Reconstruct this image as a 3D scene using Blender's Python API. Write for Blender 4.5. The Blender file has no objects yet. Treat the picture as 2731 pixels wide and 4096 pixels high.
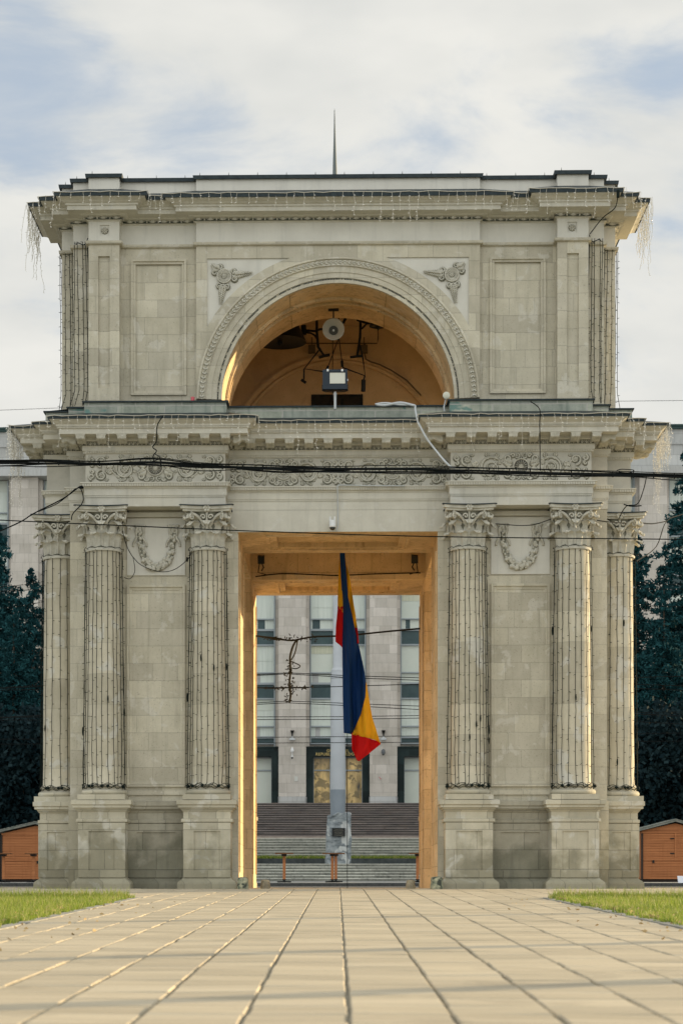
import bpy, bmesh, math, random
from mathutils import Vector, Matrix
import numpy as np
random.seed(7); np.random.seed(7)
PI = math.pi
C = bpy.context.scene.collection
scn = bpy.context.scene
# ---------------------------------------------------------------- camera, world, sun, exposure
F = 7742.0; VX = 1351.0; HY = 3535.0; CZ = 0.10        # focal length and principal point in photo pixels, eye height
cam_d = bpy.data.cameras.new('camera'); cam = bpy.data.objects.new('camera', cam_d); C.objects.link(cam)
cam.location = (0, 0, CZ); YAW = math.radians(1.15); cam.rotation_euler = (math.radians(90), 0, YAW)   # the photographer stood very slightly off square
cam_d.sensor_fit = 'HORIZONTAL'; cam_d.sensor_width = 24.0; cam_d.lens = 24.0 * F / 2731
cam_d.shift_x = (1365.5 - (VX - F * math.tan(YAW))) / 2731; cam_d.shift_y = (HY - 2048) / 2731
cam_d.clip_start = 0.1; cam_d.clip_end = 3000
cam_d.dof.use_dof = True; cam_d.dof.focus_distance = 36.0; cam_d.dof.aperture_fstop = 3.8
scn.camera = cam
scn.view_settings.view_transform = 'Standard'; scn.view_settings.look = 'None'
scn.view_settings.exposure = 0.77; scn.view_settings.gamma = 1.0
SUN_EL = 10.0; SUN_AZ = 61.0      # azimuth clockwise from +Y (view direction)
W = bpy.data.worlds.new("World"); scn.world = W; W.use_nodes = True
nt = W.node_tree; nt.nodes.clear()
def N(t, typ, **kw):
    n = t.nodes.new(typ)
    for k, v in kw.items():
        if k.startswith('i_'):
            n.inputs[k[2:].replace('_', ' ')].default_value = v
        else:
            setattr(n, k, v)
    return n
sky = N(nt, 'ShaderNodeTexSky', sky_type='NISHITA', sun_disc=False, sun_elevation=math.radians(SUN_EL), sun_rotation=math.radians(SUN_AZ))
sky.air_density = 1.0; sky.dust_density = 0.6; sky.ozone_density = 1.5
bg = N(nt, 'ShaderNodeBackground'); bg.inputs[1].default_value = 0.12
outw = N(nt, 'ShaderNodeOutputWorld')
tc = N(nt, 'ShaderNodeTexCoord')
mp = N(nt, 'ShaderNodeMapping'); mp.inputs['Scale'].default_value = (1, 1, 2.6); mp.inputs['Rotation'].default_value = (0, 0.35, 0); mp.inputs['Location'].default_value = (0.62, 0.1, 0.33)
nz = N(nt, 'ShaderNodeTexNoise', i_Scale=6.5, i_Detail=9.0, i_Roughness=0.58, i_Distortion=0.5)
cr = N(nt, 'ShaderNodeValToRGB'); cr.color_ramp.elements[0].position = 0.30; cr.color_ramp.elements[1].position = 0.58; cr.color_ramp.interpolation = 'EASE'
nz2 = N(nt, 'ShaderNodeTexNoise', i_Scale=9.0, i_Detail=4.0, i_Roughness=0.5)
cr2 = N(nt, 'ShaderNodeValToRGB'); cr2.color_ramp.elements[0].color = (3.42, 3.47, 3.36, 1); cr2.color_ramp.elements[1].color = (4.15, 4.11, 3.88, 1)
cr2.color_ramp.elements[0].position = 0.3; cr2.color_ramp.elements[1].position = 0.65
mixb = N(nt, 'ShaderNodeMix', data_type='RGBA'); mixb.inputs[0].default_value = 0.85; mixb.inputs[7].default_value = (2.45, 2.80, 3.25, 1)
mx = N(nt, 'ShaderNodeMix', data_type='RGBA')
L = nt.links.new
L(tc.outputs['Generated'], mp.inputs['Vector']); L(mp.outputs[0], nz.inputs['Vector']); L(mp.outputs[0], nz2.inputs['Vector'])
prev = nz.outputs[0]
vn = N(nt, 'ShaderNodeVectorMath', operation='NORMALIZE'); L(tc.outputs['Generated'], vn.inputs[0])
def skydir(px, py):
    return Vector(((px * 1.7417 - VX) / F, 1.0, (HY - py * 1.7417) / F)).normalized()
for bx_, by_, rad_, amt in ((170, 190, .055, -.15), (560, 350, .035, -.07), (800, 370, .045, -.13), (1060, 340, .045, -.13), (1420, 190, .045, -.11), (1450, 620, .045, -.15), (60, 550, .035, -.13), (1450, 330, .03, .10), (760, 180, .05, .16), (380, 60, .03, .06), (40, 780, .06, .2), (1500, 850, .05, .2), (1200, 30, .06, .16), (250, 380, .03, .1), (300, 30, .05, .14), (700, 80, .06, .1), (1000, 200, .05, .08), (1250, 280, .04, .08)):
    dn = N(nt, 'ShaderNodeVectorMath', operation='DISTANCE'); L(vn.outputs[0], dn.inputs[0]); dn.inputs[1].default_value = skydir(bx_, by_)
    mr_ = N(nt, 'ShaderNodeMapRange', interpolation_type='SMOOTHERSTEP'); mr_.inputs[1].default_value = 0; mr_.inputs[2].default_value = rad_ * 1.5; mr_.inputs[3].default_value = amt * .95; mr_.inputs[4].default_value = 0
    L(dn.outputs['Value'], mr_.inputs[0]); ad_ = N(nt, 'ShaderNodeMath', operation='ADD'); L(prev, ad_.inputs[0]); L(mr_.outputs[0], ad_.inputs[1]); prev = ad_.outputs[0]
L(prev, cr.inputs[0]); L(nz2.outputs[0], cr2.inputs[0])
L(sky.outputs[0], mixb.inputs[6]); L(cr.outputs[0], mx.inputs[0]); L(mixb.outputs[2], mx.inputs[6]); L(cr2.outputs[0], mx.inputs[7])
sx_ = N(nt, 'ShaderNodeSeparateXYZ'); L(vn.outputs[0], sx_.inputs[0])
fr = N(nt, 'ShaderNodeMapRange'); fr.inputs[1].default_value = .5; fr.inputs[2].default_value = -.6; fr.inputs[3].default_value = 1.0; fr.inputs[4].default_value = 1.75; L(sx_.outputs[1], fr.inputs[0])
sc_ = N(nt, 'ShaderNodeVectorMath', operation='SCALE'); L(mx.outputs[2], sc_.inputs[0]); L(fr.outputs[0], sc_.inputs['Scale'])      # sky behind the camera is boosted, an added fill for the shaded facade
L(sc_.outputs[0], bg.inputs[0]); L(bg.outputs[0], outw.inputs[0])
sd = bpy.data.lights.new('sun', 'SUN'); sd.energy = 5.0; sd.angle = math.radians(0.5); sd.color = (1.0, 0.76, 0.44)
sun = bpy.data.objects.new('sun', sd); C.objects.link(sun)
se, sa = math.radians(SUN_EL), math.radians(SUN_AZ)
SD = Vector((math.sin(sa) * math.cos(se), math.cos(sa) * math.cos(se), math.sin(se)))
sun.rotation_euler = SD.to_track_quat('Z', 'Y').to_euler(); sun.location = (40, 40, 40)

# ---------------------------------------------------------------- helpers
def PX(px, Y): return (px - VX) * Y / F
def PZ(py, Y): return CZ + (HY - py) * Y / F
def P(px, py, Y): return (PX(px, Y), Y, PZ(py, Y))
WORLDLOC = {}
class MB:
    def __init__(s): s.v = []; s.f = []; s.m = []; s.cur = 0
    def add(s, vs, fs, mi=None):
        b = len(s.v); s.v.extend([tuple(v) for v in vs]); mi = s.cur if mi is None else mi
        for f in fs: s.f.append(tuple(b + i for i in f)); s.m.append(mi)
        return s
    def box(s, x0, x1, y0, y1, z0, z1):
        vs = [(x, y, z) for z in (z0, z1) for y in (y0, y1) for x in (x0, x1)]
        return s.add(vs, [(0, 1, 5, 4), (1, 3, 7, 5), (3, 2, 6, 7), (2, 0, 4, 6), (4, 5, 7, 6), (2, 3, 1, 0)])
    def rbox(s, c, sx, sy, sz, M=None):
        vs = [Vector((x * sx / 2, y * sy / 2, z * sz / 2)) for z in (-1, 1) for y in (-1, 1) for x in (-1, 1)]
        if M is not None: vs = [M @ v for v in vs]
        vs = [(v[0] + c[0], v[1] + c[1], v[2] + c[2]) for v in vs]
        return s.add(vs, [(0, 1, 5, 4), (1, 3, 7, 5), (3, 2, 6, 7), (2, 0, 4, 6), (4, 5, 7, 6), (2, 3, 1, 0)])
    def tube(s, pts, r, n=6, caps=True):
        pts = [Vector(p) for p in pts]; k = len(pts)
        rs = r if isinstance(r, (list, tuple)) else [r] * k
        vs = []; up = None
        for i, p in enumerate(pts):
            t = (pts[min(i + 1, k - 1)] - pts[max(i - 1, 0)])
            if t.length < 1e-9: t = Vector((0, 0, 1))
            t.normalize()
            if up is None:
                up = Vector((0, 0, 1)) if abs(t.z) < .9 else Vector((1, 0, 0))
            a = (up - t * up.dot(t))
            if a.length < 1e-6: a = t.orthogonal()
            a.normalize(); up = a; b = t.cross(a)
            for j in range(n):
                q = 2 * PI * j / n; vs.append(p + (a * math.cos(q) + b * math.sin(q)) * rs[i])
        fs = [(i * n + j, i * n + (j + 1) % n, (i + 1) * n + (j + 1) % n, (i + 1) * n + j) for i in range(k - 1) for j in range(n)]
        if caps and n > 2: fs += [tuple(range(n))[::-1], tuple((k - 1) * n + j for j in range(n))]
        return s.add(vs, fs)
    def lathe(s, prof, c=(0, 0, 0), n=24, M=None, a0=0, a1=2 * PI, caps=True):
        full = abs(a1 - a0 - 2 * PI) < 1e-6; m = n if full else n + 1
        vs = []
        for r, z in prof:
            for j in range(m):
                q = a0 + (a1 - a0) * j / n; v = Vector((r * math.cos(q), r * math.sin(q), z))
                if M is not None: v = M @ v
                vs.append((v[0] + c[0], v[1] + c[1], v[2] + c[2]))
        fs = []
        for i in range(len(prof) - 1):
            for j in range(n if full else n):
                j2 = (j + 1) % m; fs.append((i * m + j, i * m + j2, (i + 1) * m + j2, (i + 1) * m + j))
        if full and caps:
            if prof[0][0] > 1e-6: fs.append(tuple(range(m))[::-1])
            if prof[-1][0] > 1e-6: fs.append(tuple((len(prof) - 1) * m + j for j in range(m)))
        return s.add(vs, fs)
    def ell(s, c, rx, ry, rz, n=8, k=5, M=None):
        vs = []; 
        for i in range(k + 1):
            th = PI * i / k
            for j in range(n):
                q = 2 * PI * j / n
                v = Vector((rx * math.sin(th) * math.cos(q), ry * math.sin(th) * math.sin(q), rz * math.cos(th)))
                if M is not None: v = M @ v
                vs.append((v[0] + c[0], v[1] + c[1], v[2] + c[2]))
        fs = [(i * n + j, (i + 1) * n + j, (i + 1) * n + (j + 1) % n, i * n + (j + 1) % n) for i in range(k) for j in range(n)]
        return s.add(vs, fs)
    def prism_xz(s, poly, y0, y1):
        k = len(poly); vs = [(x, y0, z) for x, z in poly] + [(x, y1, z) for x, z in poly]
        fs = [tuple(range(k)), tuple(range(2 * k - 1, k - 1, -1))] + [(i, (i + 1) % k, k + (i + 1) % k, k + i) for i in range(k)]
        return s.add(vs, fs)
    def prism_xy(s, poly, z0, z1):
        k = len(poly); vs = [(x, y, z0) for x, y in poly] + [(x, y, z1) for x, y in poly]
        fs = [tuple(range(k)), tuple(range(2 * k - 1, k - 1, -1))] + [(i, (i + 1) % k, k + (i + 1) % k, k + i) for i in range(k)]
        return s.add(vs, fs)
    def sweep(s, path, prof, closed=True, cap_top=False, cap_bot=False):
        k = len(path); P0 = [Vector((p[0], p[1])) for p in path]; nr = []
        for i in range(k):
            e = []
            if closed or i > 0: e.append(P0[i] - P0[i - 1])
            if closed or i < k - 1: e.append(P0[(i + 1) % k] - P0[i])
            ns = []
            for d in e:
                d = d.normalized(); ns.append(Vector((d.y, -d.x)))
            if len(ns) == 2 and abs(ns[0].dot(ns[1])) < .5: nr.append(ns[0] + ns[1])
            else: nr.append(ns[0])
        vs = []
        for o, z in prof:
            for i in range(k): q = P0[i] + nr[i] * o; vs.append((q.x, q.y, z))
        kk = k if closed else k - 1
        fs = [(a * k + i, a * k + (i + 1) % k, (a + 1) * k + (i + 1) % k, (a + 1) * k + i) for a in range(len(prof) - 1) for i in range(kk)]
        if cap_top: fs.append(tuple((len(prof) - 1) * k + i for i in range(k)))
        if cap_bot: fs.append(tuple(range(k))[::-1])
        if not closed:
            fs.append(tuple(a * k for a in range(len(prof)))); fs.append(tuple(a * k + k - 1 for a in range(len(prof))))
        return s.add(vs, fs)
    def mesh(s, name, mats, off=(0, 0, 0), smooth=False, recalc=True):
        me = bpy.data.meshes.new(name)
        me.from_pydata([(v[0] - off[0], v[1] - off[1], v[2] - off[2]) for v in s.v], [], s.f)
        for m in (mats if isinstance(mats, (list, tuple)) else [mats]): me.materials.append(m)
        me.polygons.foreach_set('material_index', s.m)
        if recalc:
            bm = bmesh.new(); bm.from_mesh(me); bmesh.ops.recalc_face_normals(bm, faces=bm.faces); bm.to_mesh(me); bm.free()
        if smooth:
            me.polygons.foreach_set('use_smooth', [True] * len(me.polygons))
            if smooth != 'all':
                bm = bmesh.new(); bm.from_mesh(me)
                for e in bm.edges:
                    if len(e.link_faces) == 2 and e.calc_face_angle(0) > math.radians(38): e.smooth = False
                bm.to_mesh(me); bm.free()
        me.update(); return me
def tag(o, label=None, cat=None, group=None, kind=None):
    if label: o['label'] = label
    if cat: o['category'] = cat
    if group: o['group'] = group
    if kind: o['kind'] = kind
    return o
def link(name, me, parent=None, loc=(0, 0, 0)):
    """loc is a world position (nothing in the arch is rotated)"""
    o = bpy.data.objects.new(name, me); C.objects.link(o)
    w = Vector(loc); WORLDLOC[o.name] = w
    if parent is not None:
        o.parent = parent; o.location = w - WORLDLOC[parent.name]
    else: o.location = w
    return o
def thing(name, label, cat, loc=(0, 0, 0), group=None):
    return tag(link(name, None, None, loc), label, cat, group)
def part(name, mb, mats, parent, smooth=False, loc=None, label=None, local=False):
    if loc is None: loc = tuple(WORLDLOC[parent.name])
    o = link(name, mb.mesh(name, mats, (0, 0, 0) if local else loc, smooth), parent, loc)
    if label: o['label'] = label
    return o
def solo(name, mb, mats, label, cat, loc, group=None, smooth=False, kind=None):
    return tag(link(name, mb.mesh(name, mats, loc, smooth), None, loc), label, cat, group, kind)
def struct(name, mb, mats, loc=(0, 0, 0)):
    return tag(link(name, mb.mesh(name, mats, loc), None, loc), kind='structure')
def dup(o, loc, parent=None):
    """copy a thing or part with everything under it; loc is a world position"""
    c = o.copy(); C.objects.link(c); w = Vector(loc); WORLDLOC[c.name] = w
    if parent is not None: c.parent = parent; c.location = w - WORLDLOC[parent.name]
    else: c.location = w
    base = WORLDLOC[o.name]
    for ch in [x for x in bpy.data.objects if x.parent == o]:
        dup(ch, w + (WORLDLOC[ch.name] - base), c)
    return c
def boolean(base, cutters):
    objs = []
    for mb in [base] + cutters:
        me = mb.mesh('tmp', []); o = bpy.data.objects.new('tmp', me); C.objects.link(o); objs.append(o)
    for c in objs[1:]:
        m = objs[0].modifiers.new('b', 'BOOLEAN'); m.operation = 'DIFFERENCE'; m.object = c; m.solver = 'EXACT'
    dg = bpy.context.evaluated_depsgraph_get(); dg.update()
    me = bpy.data.meshes.new_from_object(objs[0].evaluated_get(dg))
    r = MB(); r.v = [tuple(v.co) for v in me.vertices]; r.f = [tuple(p.vertices) for p in me.polygons]; r.m = [0] * len(r.f)
    for o in objs: bpy.data.objects.remove(o, do_unlink=True)
    return r
# ---------------------------------------------------------------- materials
def mat(name, col, rough=0.8, metal=0.0, spec=0.3):
    m = bpy.data.materials.new(name); m.use_nodes = True; b = m.node_tree.nodes['Principled BSDF']
    b.inputs['Base Color'].default_value = (*col, 1); b.inputs['Roughness'].default_value = rough
    b.inputs['Metallic'].default_value = metal; b.inputs['Specular IOR Level'].default_value = spec
    return m
def surf(name, cols, scale=6.0, rough=0.85, bump=0.3, bdist=0.01, detail=8.0, stretch=(1, 1, 1), brick=None, patch=None, pits=None, stain=None, metal=0.0, spec=0.25, mortar=None, streak=None, bscale=None, blk=0.55, island=0):
    """cols: two base colours mixed by noise; brick=(w,h,size,colA,colB) blocks; patch=(colour,scale,threshold,amount); pits=(amount); stain=(colour,scale,threshold,z0,z1)"""
    m = bpy.data.materials.new(name); m.use_nodes = True; t = m.node_tree; b = t.nodes['Principled BSDF']; L = t.links.new
    b.inputs['Roughness'].default_value = rough; b.inputs['Metallic'].default_value = metal; b.inputs['Specular IOR Level'].default_value = spec
    g = N(t, 'ShaderNodeNewGeometry'); sp = N(t, 'ShaderNodeSeparateXYZ'); L(g.outputs['Position'], sp.inputs[0])
    mp = N(t, 'ShaderNodeMapping'); mp.inputs['Scale'].default_value = stretch; L(g.outputs['Position'], mp.inputs[0])
    n1 = N(t, 'ShaderNodeTexNoise', i_Scale=scale, i_Detail=detail, i_Roughness=0.6); L(mp.outputs[0], n1.inputs['Vector'])
    r1 = N(t, 'ShaderNodeValToRGB'); e = r1.color_ramp.elements; e[0].position = .33; e[1].position = .67; e[0].color = (*cols[0], 1); e[1].color = (*cols[1], 1)
    L(n1.outputs[0], r1.inputs[0]); col = r1.outputs[0]; height = n1.outputs[0]
    def mix(fac, a, bcol, mode='MIX', f=None):
        x = N(t, 'ShaderNodeMix', data_type='RGBA', blend_type=mode)
        if f is not None: x.inputs[0].default_value = f
        else: L(fac, x.inputs[0])
        L(a, x.inputs[6])
        if isinstance(bcol, tuple): x.inputs[7].default_value = (*bcol, 1)
        else: L(bcol, x.inputs[7])
        return x.outputs[2]
    bfac = None
    if brick:
        w, h, ms, ca, cb = brick
        ad = N(t, 'ShaderNodeMath', operation='ADD'); L(sp.outputs[0], ad.inputs[0]); L(sp.outputs[1], ad.inputs[1])
        cm = N(t, 'ShaderNodeCombineXYZ'); L(ad.outputs[0], cm.inputs[0]); L(sp.outputs[2], cm.inputs[1])
        nd = N(t, 'ShaderNodeTexNoise', i_Scale=7.0, i_Detail=2.0); L(g.outputs['Position'], nd.inputs['Vector'])
        va = N(t, 'ShaderNodeVectorMath', operation='SCALE'); va.inputs['Scale'].default_value = 0.012; L(nd.outputs[1], va.inputs[0])
        vb = N(t, 'ShaderNodeVectorMath', operation='ADD'); L(cm.outputs[0], vb.inputs[0]); L(va.outputs[0], vb.inputs[1])
        br = N(t, 'ShaderNodeTexBrick'); br.offset = .37; br.squash = 0.7; br.squash_frequency = 3
        br.inputs['Scale'].default_value = 1; br.inputs['Brick Width'].default_value = w; br.inputs['Row Height'].default_value = h
        br.inputs['Mortar Size'].default_value = ms; br.inputs['Mortar Smooth'].default_value = .3
        br.inputs['Color1'].default_value = (*ca, 1); br.inputs['Color2'].default_value = (*cb, 1); br.inputs['Mortar'].default_value = (.8, .8, .8, 1)
        L(vb.outputs[0], br.inputs['Vector'])
        col = mix(None, col, br.outputs[0], 'MULTIPLY', 1.0)
        b2 = N(t, 'ShaderNodeTexBrick'); b2.offset = .37; b2.squash = 0.7; b2.squash_frequency = 3
        b2.inputs['Scale'].default_value = 1; b2.inputs['Brick Width'].default_value = w; b2.inputs['Row Height'].default_value = h; b2.inputs['Mortar Size'].default_value = 0
        b2.inputs['Color1'].default_value = (0, 0, 0, 1); b2.inputs['Color2'].default_value = (1, 1, 1, 1); L(vb.outputs[0], b2.inputs['Vector'])
        rr = N(t, 'ShaderNodeValToRGB'); rr.color_ramp.interpolation = 'CONSTANT'; rr.color_ramp.elements[0].color = (.90, .89, .86, 1); rr.color_ramp.elements[1].position = .22; rr.color_ramp.elements[1].color = (1, 1, 1, 1)
        e3 = rr.color_ramp.elements.new(.80); e3.color = (1.13, 1.14, 1.17, 1); L(b2.outputs[0], rr.inputs[0]); col = mix(None, col, rr.outputs[0], 'MULTIPLY', blk)
        bfac = br.outputs['Fac']
    if patch:
        pc, ps, pt, pa = patch
        n2 = N(t, 'ShaderNodeTexNoise', i_Scale=ps, i_Detail=4.0, i_Roughness=.55, i_Distortion=.4); L(g.outputs['Position'], n2.inputs['Vector'])
        r2 = N(t, 'ShaderNodeValToRGB'); r2.color_ramp.elements[0].position = pt; r2.color_ramp.elements[1].position = pt + .04
        r2.color_ramp.elements[1].color = (pa, pa, pa, 1); L(n2.outputs[0], r2.inputs[0]); col = mix(r2.outputs[0], col, pc)
    if mortar and bfac is not None:
        mm = N(t, 'ShaderNodeMath', operation='MULTIPLY'); mm.inputs[1].default_value = mortar[1]; L(bfac, mm.inputs[0]); col = mix(mm.outputs[0], col, mortar[0])
    if pits:
        n3 = N(t, 'ShaderNodeTexNoise', i_Scale=38.0, i_Detail=5.0, i_Roughness=.7); L(g.outputs['Position'], n3.inputs['Vector'])
        r3 = N(t, 'ShaderNodeValToRGB'); r3.color_ramp.elements[0].position = .30; r3.color_ramp.elements[1].position = .41
        r3.color_ramp.elements[0].color = (1, 1, 1, 1); r3.color_ramp.elements[1].color = (0, 0, 0, 1); L(n3.outputs[0], r3.inputs[0])
        pm = N(t, 'ShaderNodeMath', operation='MULTIPLY'); pm.inputs[1].default_value = pits; L(r3.outputs[0], pm.inputs[0])
        col = mix(pm.outputs[0], col, (.10, .09, .07))
    if streak:
        sm = N(t, 'ShaderNodeMapping'); sm.inputs['Scale'].default_value = (9, 9, .8); L(g.outputs['Position'], sm.inputs[0])
        n5 = N(t, 'ShaderNodeTexNoise', i_Scale=1.0, i_Detail=5.0, i_Roughness=.6); L(sm.outputs[0], n5.inputs['Vector'])
        r5 = N(t, 'ShaderNodeValToRGB'); r5.color_ramp.elements[0].position = .52; r5.color_ramp.elements[1].position = .75
        r5.color_ramp.elements[1].color = (streak[1],) * 3 + (1,); L(n5.outputs[0], r5.inputs[0]); col = mix(r5.outputs[0], col, streak[0])
    if stain:
        sc, ss, st, z0, z1 = stain
        n4 = N(t, 'ShaderNodeTexNoise', i_Scale=ss, i_Detail=6.0, i_Roughness=.55); L(g.outputs['Position'], n4.inputs['Vector'])
        mr = N(t, 'ShaderNodeMapRange'); mr.inputs[1].default_value = z0; mr.inputs[2].default_value = z1; mr.inputs[3].default_value = .34; mr.inputs[4].default_value = -.25
        L(sp.outputs[2], mr.inputs[0]); a2 = N(t, 'ShaderNodeMath', operation='ADD'); L(n4.outputs[0], a2.inputs[0]); L(mr.outputs[0], a2.inputs[1])
        r4 = N(t, 'ShaderNodeValToRGB'); r4.color_ramp.elements[0].position = st; r4.color_ramp.elements[1].position = st + .16
        r4.color_ramp.elements[1].color = (.8, .8, .8, 1); L(a2.outputs[0], r4.inputs[0]); col = mix(r4.outputs[0], col, sc, 'MULTIPLY')
    if island:
        ir = N(t, 'ShaderNodeMapRange'); ir.inputs[3].default_value = 1 - island; ir.inputs[4].default_value = 1 + island; L(g.outputs['Random Per Island'], ir.inputs[0])
        iv = N(t, 'ShaderNodeVectorMath', operation='SCALE'); L(col, iv.inputs[0]); L(ir.outputs[0], iv.inputs['Scale']); col = iv.outputs[0]
    L(col, b.inputs['Base Color'])
    nb = N(t, 'ShaderNodeTexNoise', i_Scale=bscale or scale * 6, i_Detail=6.0, i_Roughness=.65); L(mp.outputs[0], nb.inputs['Vector'])
    hh = nb.outputs[0]
    if bfac is not None:
        s1 = N(t, 'ShaderNodeMath', operation='MULTIPLY_ADD'); s1.inputs[1].default_value = -1.2; L(bfac, s1.inputs[0]); L(hh, s1.inputs[2]); hh = s1.outputs[0]
    bu = N(t, 'ShaderNodeBump'); bu.inputs['Strength'].default_value = bump; bu.inputs['Distance'].default_value = bdist
    L(hh, bu.inputs['Height']); L(bu.outputs[0], b.inputs['Normal'])
    return m
STONE = surf('limestone_blocks', ((.45, .42, .33), (.545, .51, .41)), 2.2, .9, .5, .012, brick=(.66, .32, .005, (.94, .94, .955), (1.05, 1.045, 1.02)),
             patch=((.62, .60, .53), 3.1, .58, .45), mortar=((.27, .26, .22), .12), pits=.6, streak=((.33, .31, .24), .55))
STONE_LOW = surf('limestone_pedestal', ((.425, .40, .31), (.52, .485, .38)), 2.4, .9, .5, .012, brick=(.7, .36, .006, (.94, .94, .95), (1.05, 1.04, 1.02)),
                 patch=((.58, .565, .50), 2.2, .57, .6), mortar=((.2, .19, .16), .42), pits=.4, stain=((.52, .52, .47), 1.9, .50, 0, 1.6), streak=((.33, .32, .27), .4))
SHAFT = surf('limestone_shaft', ((.465, .43, .33), (.555, .515, .405)), 3.0, .88, .4, .008, brick=(3.1, .56, .004, (.94, .94, .95), (1.05, 1.04, 1.02)),
             patch=((.60, .59, .53), 2.6, .58, .7), mortar=((.30, .29, .24), .25), pits=.2)
PLASTER = surf('painted_plaster', ((.52, .50, .43), (.61, .59, .51)), 2.2, .8, .2, .006, patch=((.63, .62, .57), 3.0, .62, .5), pits=.2, streak=((.34, .335, .29), .4))
PAINT = surf('pale_grey_paint', ((.565, .55, .49), (.64, .625, .56)), 2.0, .75, .12, .004, streak=((.40, .40, .37), .35), pits=.1)
SOOT_SHADE = surf('soot_and_painted_shade', ((.15, .15, .115), (.30, .29, .235)), 9.0, .95, .2)  # crevice dirt plus painted shade behind the relief and capital leaves
GRIME_SHADE = surf('black_grime_and_shade', ((.07, .085, .075), (.16, .165, .14)), 9.0, .95, .2)  # dirt plus painted shade in the gaps round the eggs
CARVE = surf('weathered_carving', ((.43, .415, .35), (.59, .57, .49)), 9.0, .85, .3, .006, pits=.35)
FIELD = surf('frieze_ground_paint', ((.43, .415, .36), (.53, .51, .44)), 3.0, .8, .15, .004, pits=.3)
OCHRE = surf('ochre_plaster', ((.58, .425, .24), (.76, .58, .345)), 1.7, .85, .6, .014, patch=((.70, .58, .42), 1.6, .6, .5), streak=((.26, .18, .10), .7), pits=.9, brick=(1.1, .42, .005, (.92, .92, .92), (1.04, 1.04, 1.04)), mortar=((.25, .17, .09), .4), blk=.4)
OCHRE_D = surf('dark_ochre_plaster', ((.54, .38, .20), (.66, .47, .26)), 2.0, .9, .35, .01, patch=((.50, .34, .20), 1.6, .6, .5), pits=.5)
STONE_DADO = surf('dark_dado_stone', ((.30, .285, .225), (.41, .385, .31)), 2.4, .9, .5, .012, brick=(.7, .36, .006, (.94, .94, .95), (1.05, 1.04, 1.02)), patch=((.44, .42, .35), 2.2, .62, .5), mortar=((.14, .135, .11), .42), pits=.4, stain=((.50, .52, .48), 1.4, .42, 0, 1.5), streak=((.20, .20, .17), .5))  # darker version of the pedestal stone with a stronger low stain
LEDGE = surf('stained_ledge_stone', ((.24, .26, .23), (.40, .41, .36)), 4.0, .85, .4, .01, brick=(.85, .8, .012, (.85, .9, .9), (1.1, 1.1, 1.0)), patch=((.10, .22, .20), 1.9, .60, .8), mortar=((.45, .44, .4), .8), pits=.4, streak=((.12, .16, .14), .7))
FLASH = surf('dark_sheet_metal', ((.012, .022, .028), (.03, .045, .05)), 12, .5, .2, .004, metal=.3, spec=.4)
BLACKMET = mat('black_metal', (.012, .014, .014), .5, .3)
CABLE = mat('black_cable', (.008, .010, .010), .8, 0, .08)
WIRE_DK = mat('dark_green_wire', (.010, .016, .014), .8, 0, .1)
ICICLE = mat('cream_wire', (.55, .52, .44), .5); BULB = mat('clear_bulb', (.8, .78, .70), .25, spec=.6)
GREYHOSE = mat('grey_hose', (.50, .53, .54), .5)
WHITE = mat('white_plastic', (.70, .71, .70), .4)
GLASSDK = mat('dark_glass', (.015, .02, .02), .08, spec=.8)
# ================================================================ THE GROUND
SL = (HY - 3416) / F; YP = 34.0
def gz(y): return -SL * (YP - y) if y < YP else 0.0
PAVE = surf('worn_paving', ((.37, .32, .225), (.54, .47, .345)), 3.2, .8, .6, .005, stretch=(.22, 6.0, 1), detail=8, patch=((.27, .235, .17), 1.1, .60, .35), pits=.35, bscale=14, island=.11)
PAVE_B = surf('paving_bed', ((.22, .20, .15), (.33, .30, .23)), 12.0, .95, .6, .01)
ASPH = surf('asphalt', ((.07, .075, .075), (.11, .11, .105)), 20, .9, .4, .01)
KERB = surf('kerb_stone', ((.24, .235, .21), (.36, .35, .31)), 8, .9, .4, .01)
SOIL = surf('lawn_soil', ((.035, .05, .012), (.07, .09, .02)), 9, .95, .6, .02)
mb = MB(); ys = [-60, YP, 44.0]
for a, b in zip(ys[:-1], ys[1:]): mb.add([(-300, a, gz(a) - .015), (300, a, gz(a) - .015), (300, b, gz(b) - .015), (-300, b, gz(b) - .015)], [(0, 1, 2, 3)])
mb.add([(-900, 44, -.045), (900, 44, -.045), (900, 2500, -.045), (-900, 2500, -.045)], [(0, 1, 2, 3)])
struct('ground', mb, PAVE_B)
# paving slabs: long rows 0.4 m wide running towards the arch
mb = MB(); rs = random.Random(3)
def slab(x0, x1, y0, y1, mbb):
    h = rs.uniform(-.0022, .0022); b = .007; tx = rs.uniform(-.0025, .0025)
    def z(x, y): return gz(y) + h + (tx if x > (x0 + x1) / 2 else -tx)
    o = [(x0, y0), (x1, y0), (x1, y1), (x0, y1)]; i = [(x0 + b, y0 + b), (x1 - b, y0 + b), (x1 - b, y1 - b), (x0 + b, y1 - b)]
    vs = [(x, y, gz(y) - .03) for x, y in o] + [(x, y, z(x, y) - .007) for x, y in o] + [(x, y, z(x, y)) for x, y in i]
    fs = [(8, 9, 10, 11)] + [(4 + k, 4 + (k + 1) % 4, 8 + (k + 1) % 4, 8 + k) for k in range(4)] + [(k, (k + 1) % 4, 4 + (k + 1) % 4, 4 + k) for k in range(4)]
    mbb.add(vs, fs)
XC = .042
def row(i): return XC + .4 * i
y = 1.5
while y < 27.1:
    y2 = y + .4
    for i in range(-7, 7):
        jx = rs.uniform(-.004, .004)
        slab(row(i) + .007 + jx, row(i + 1) - .007 + jx, y + .004, y2 - .004, mb)
    y = y2
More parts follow.
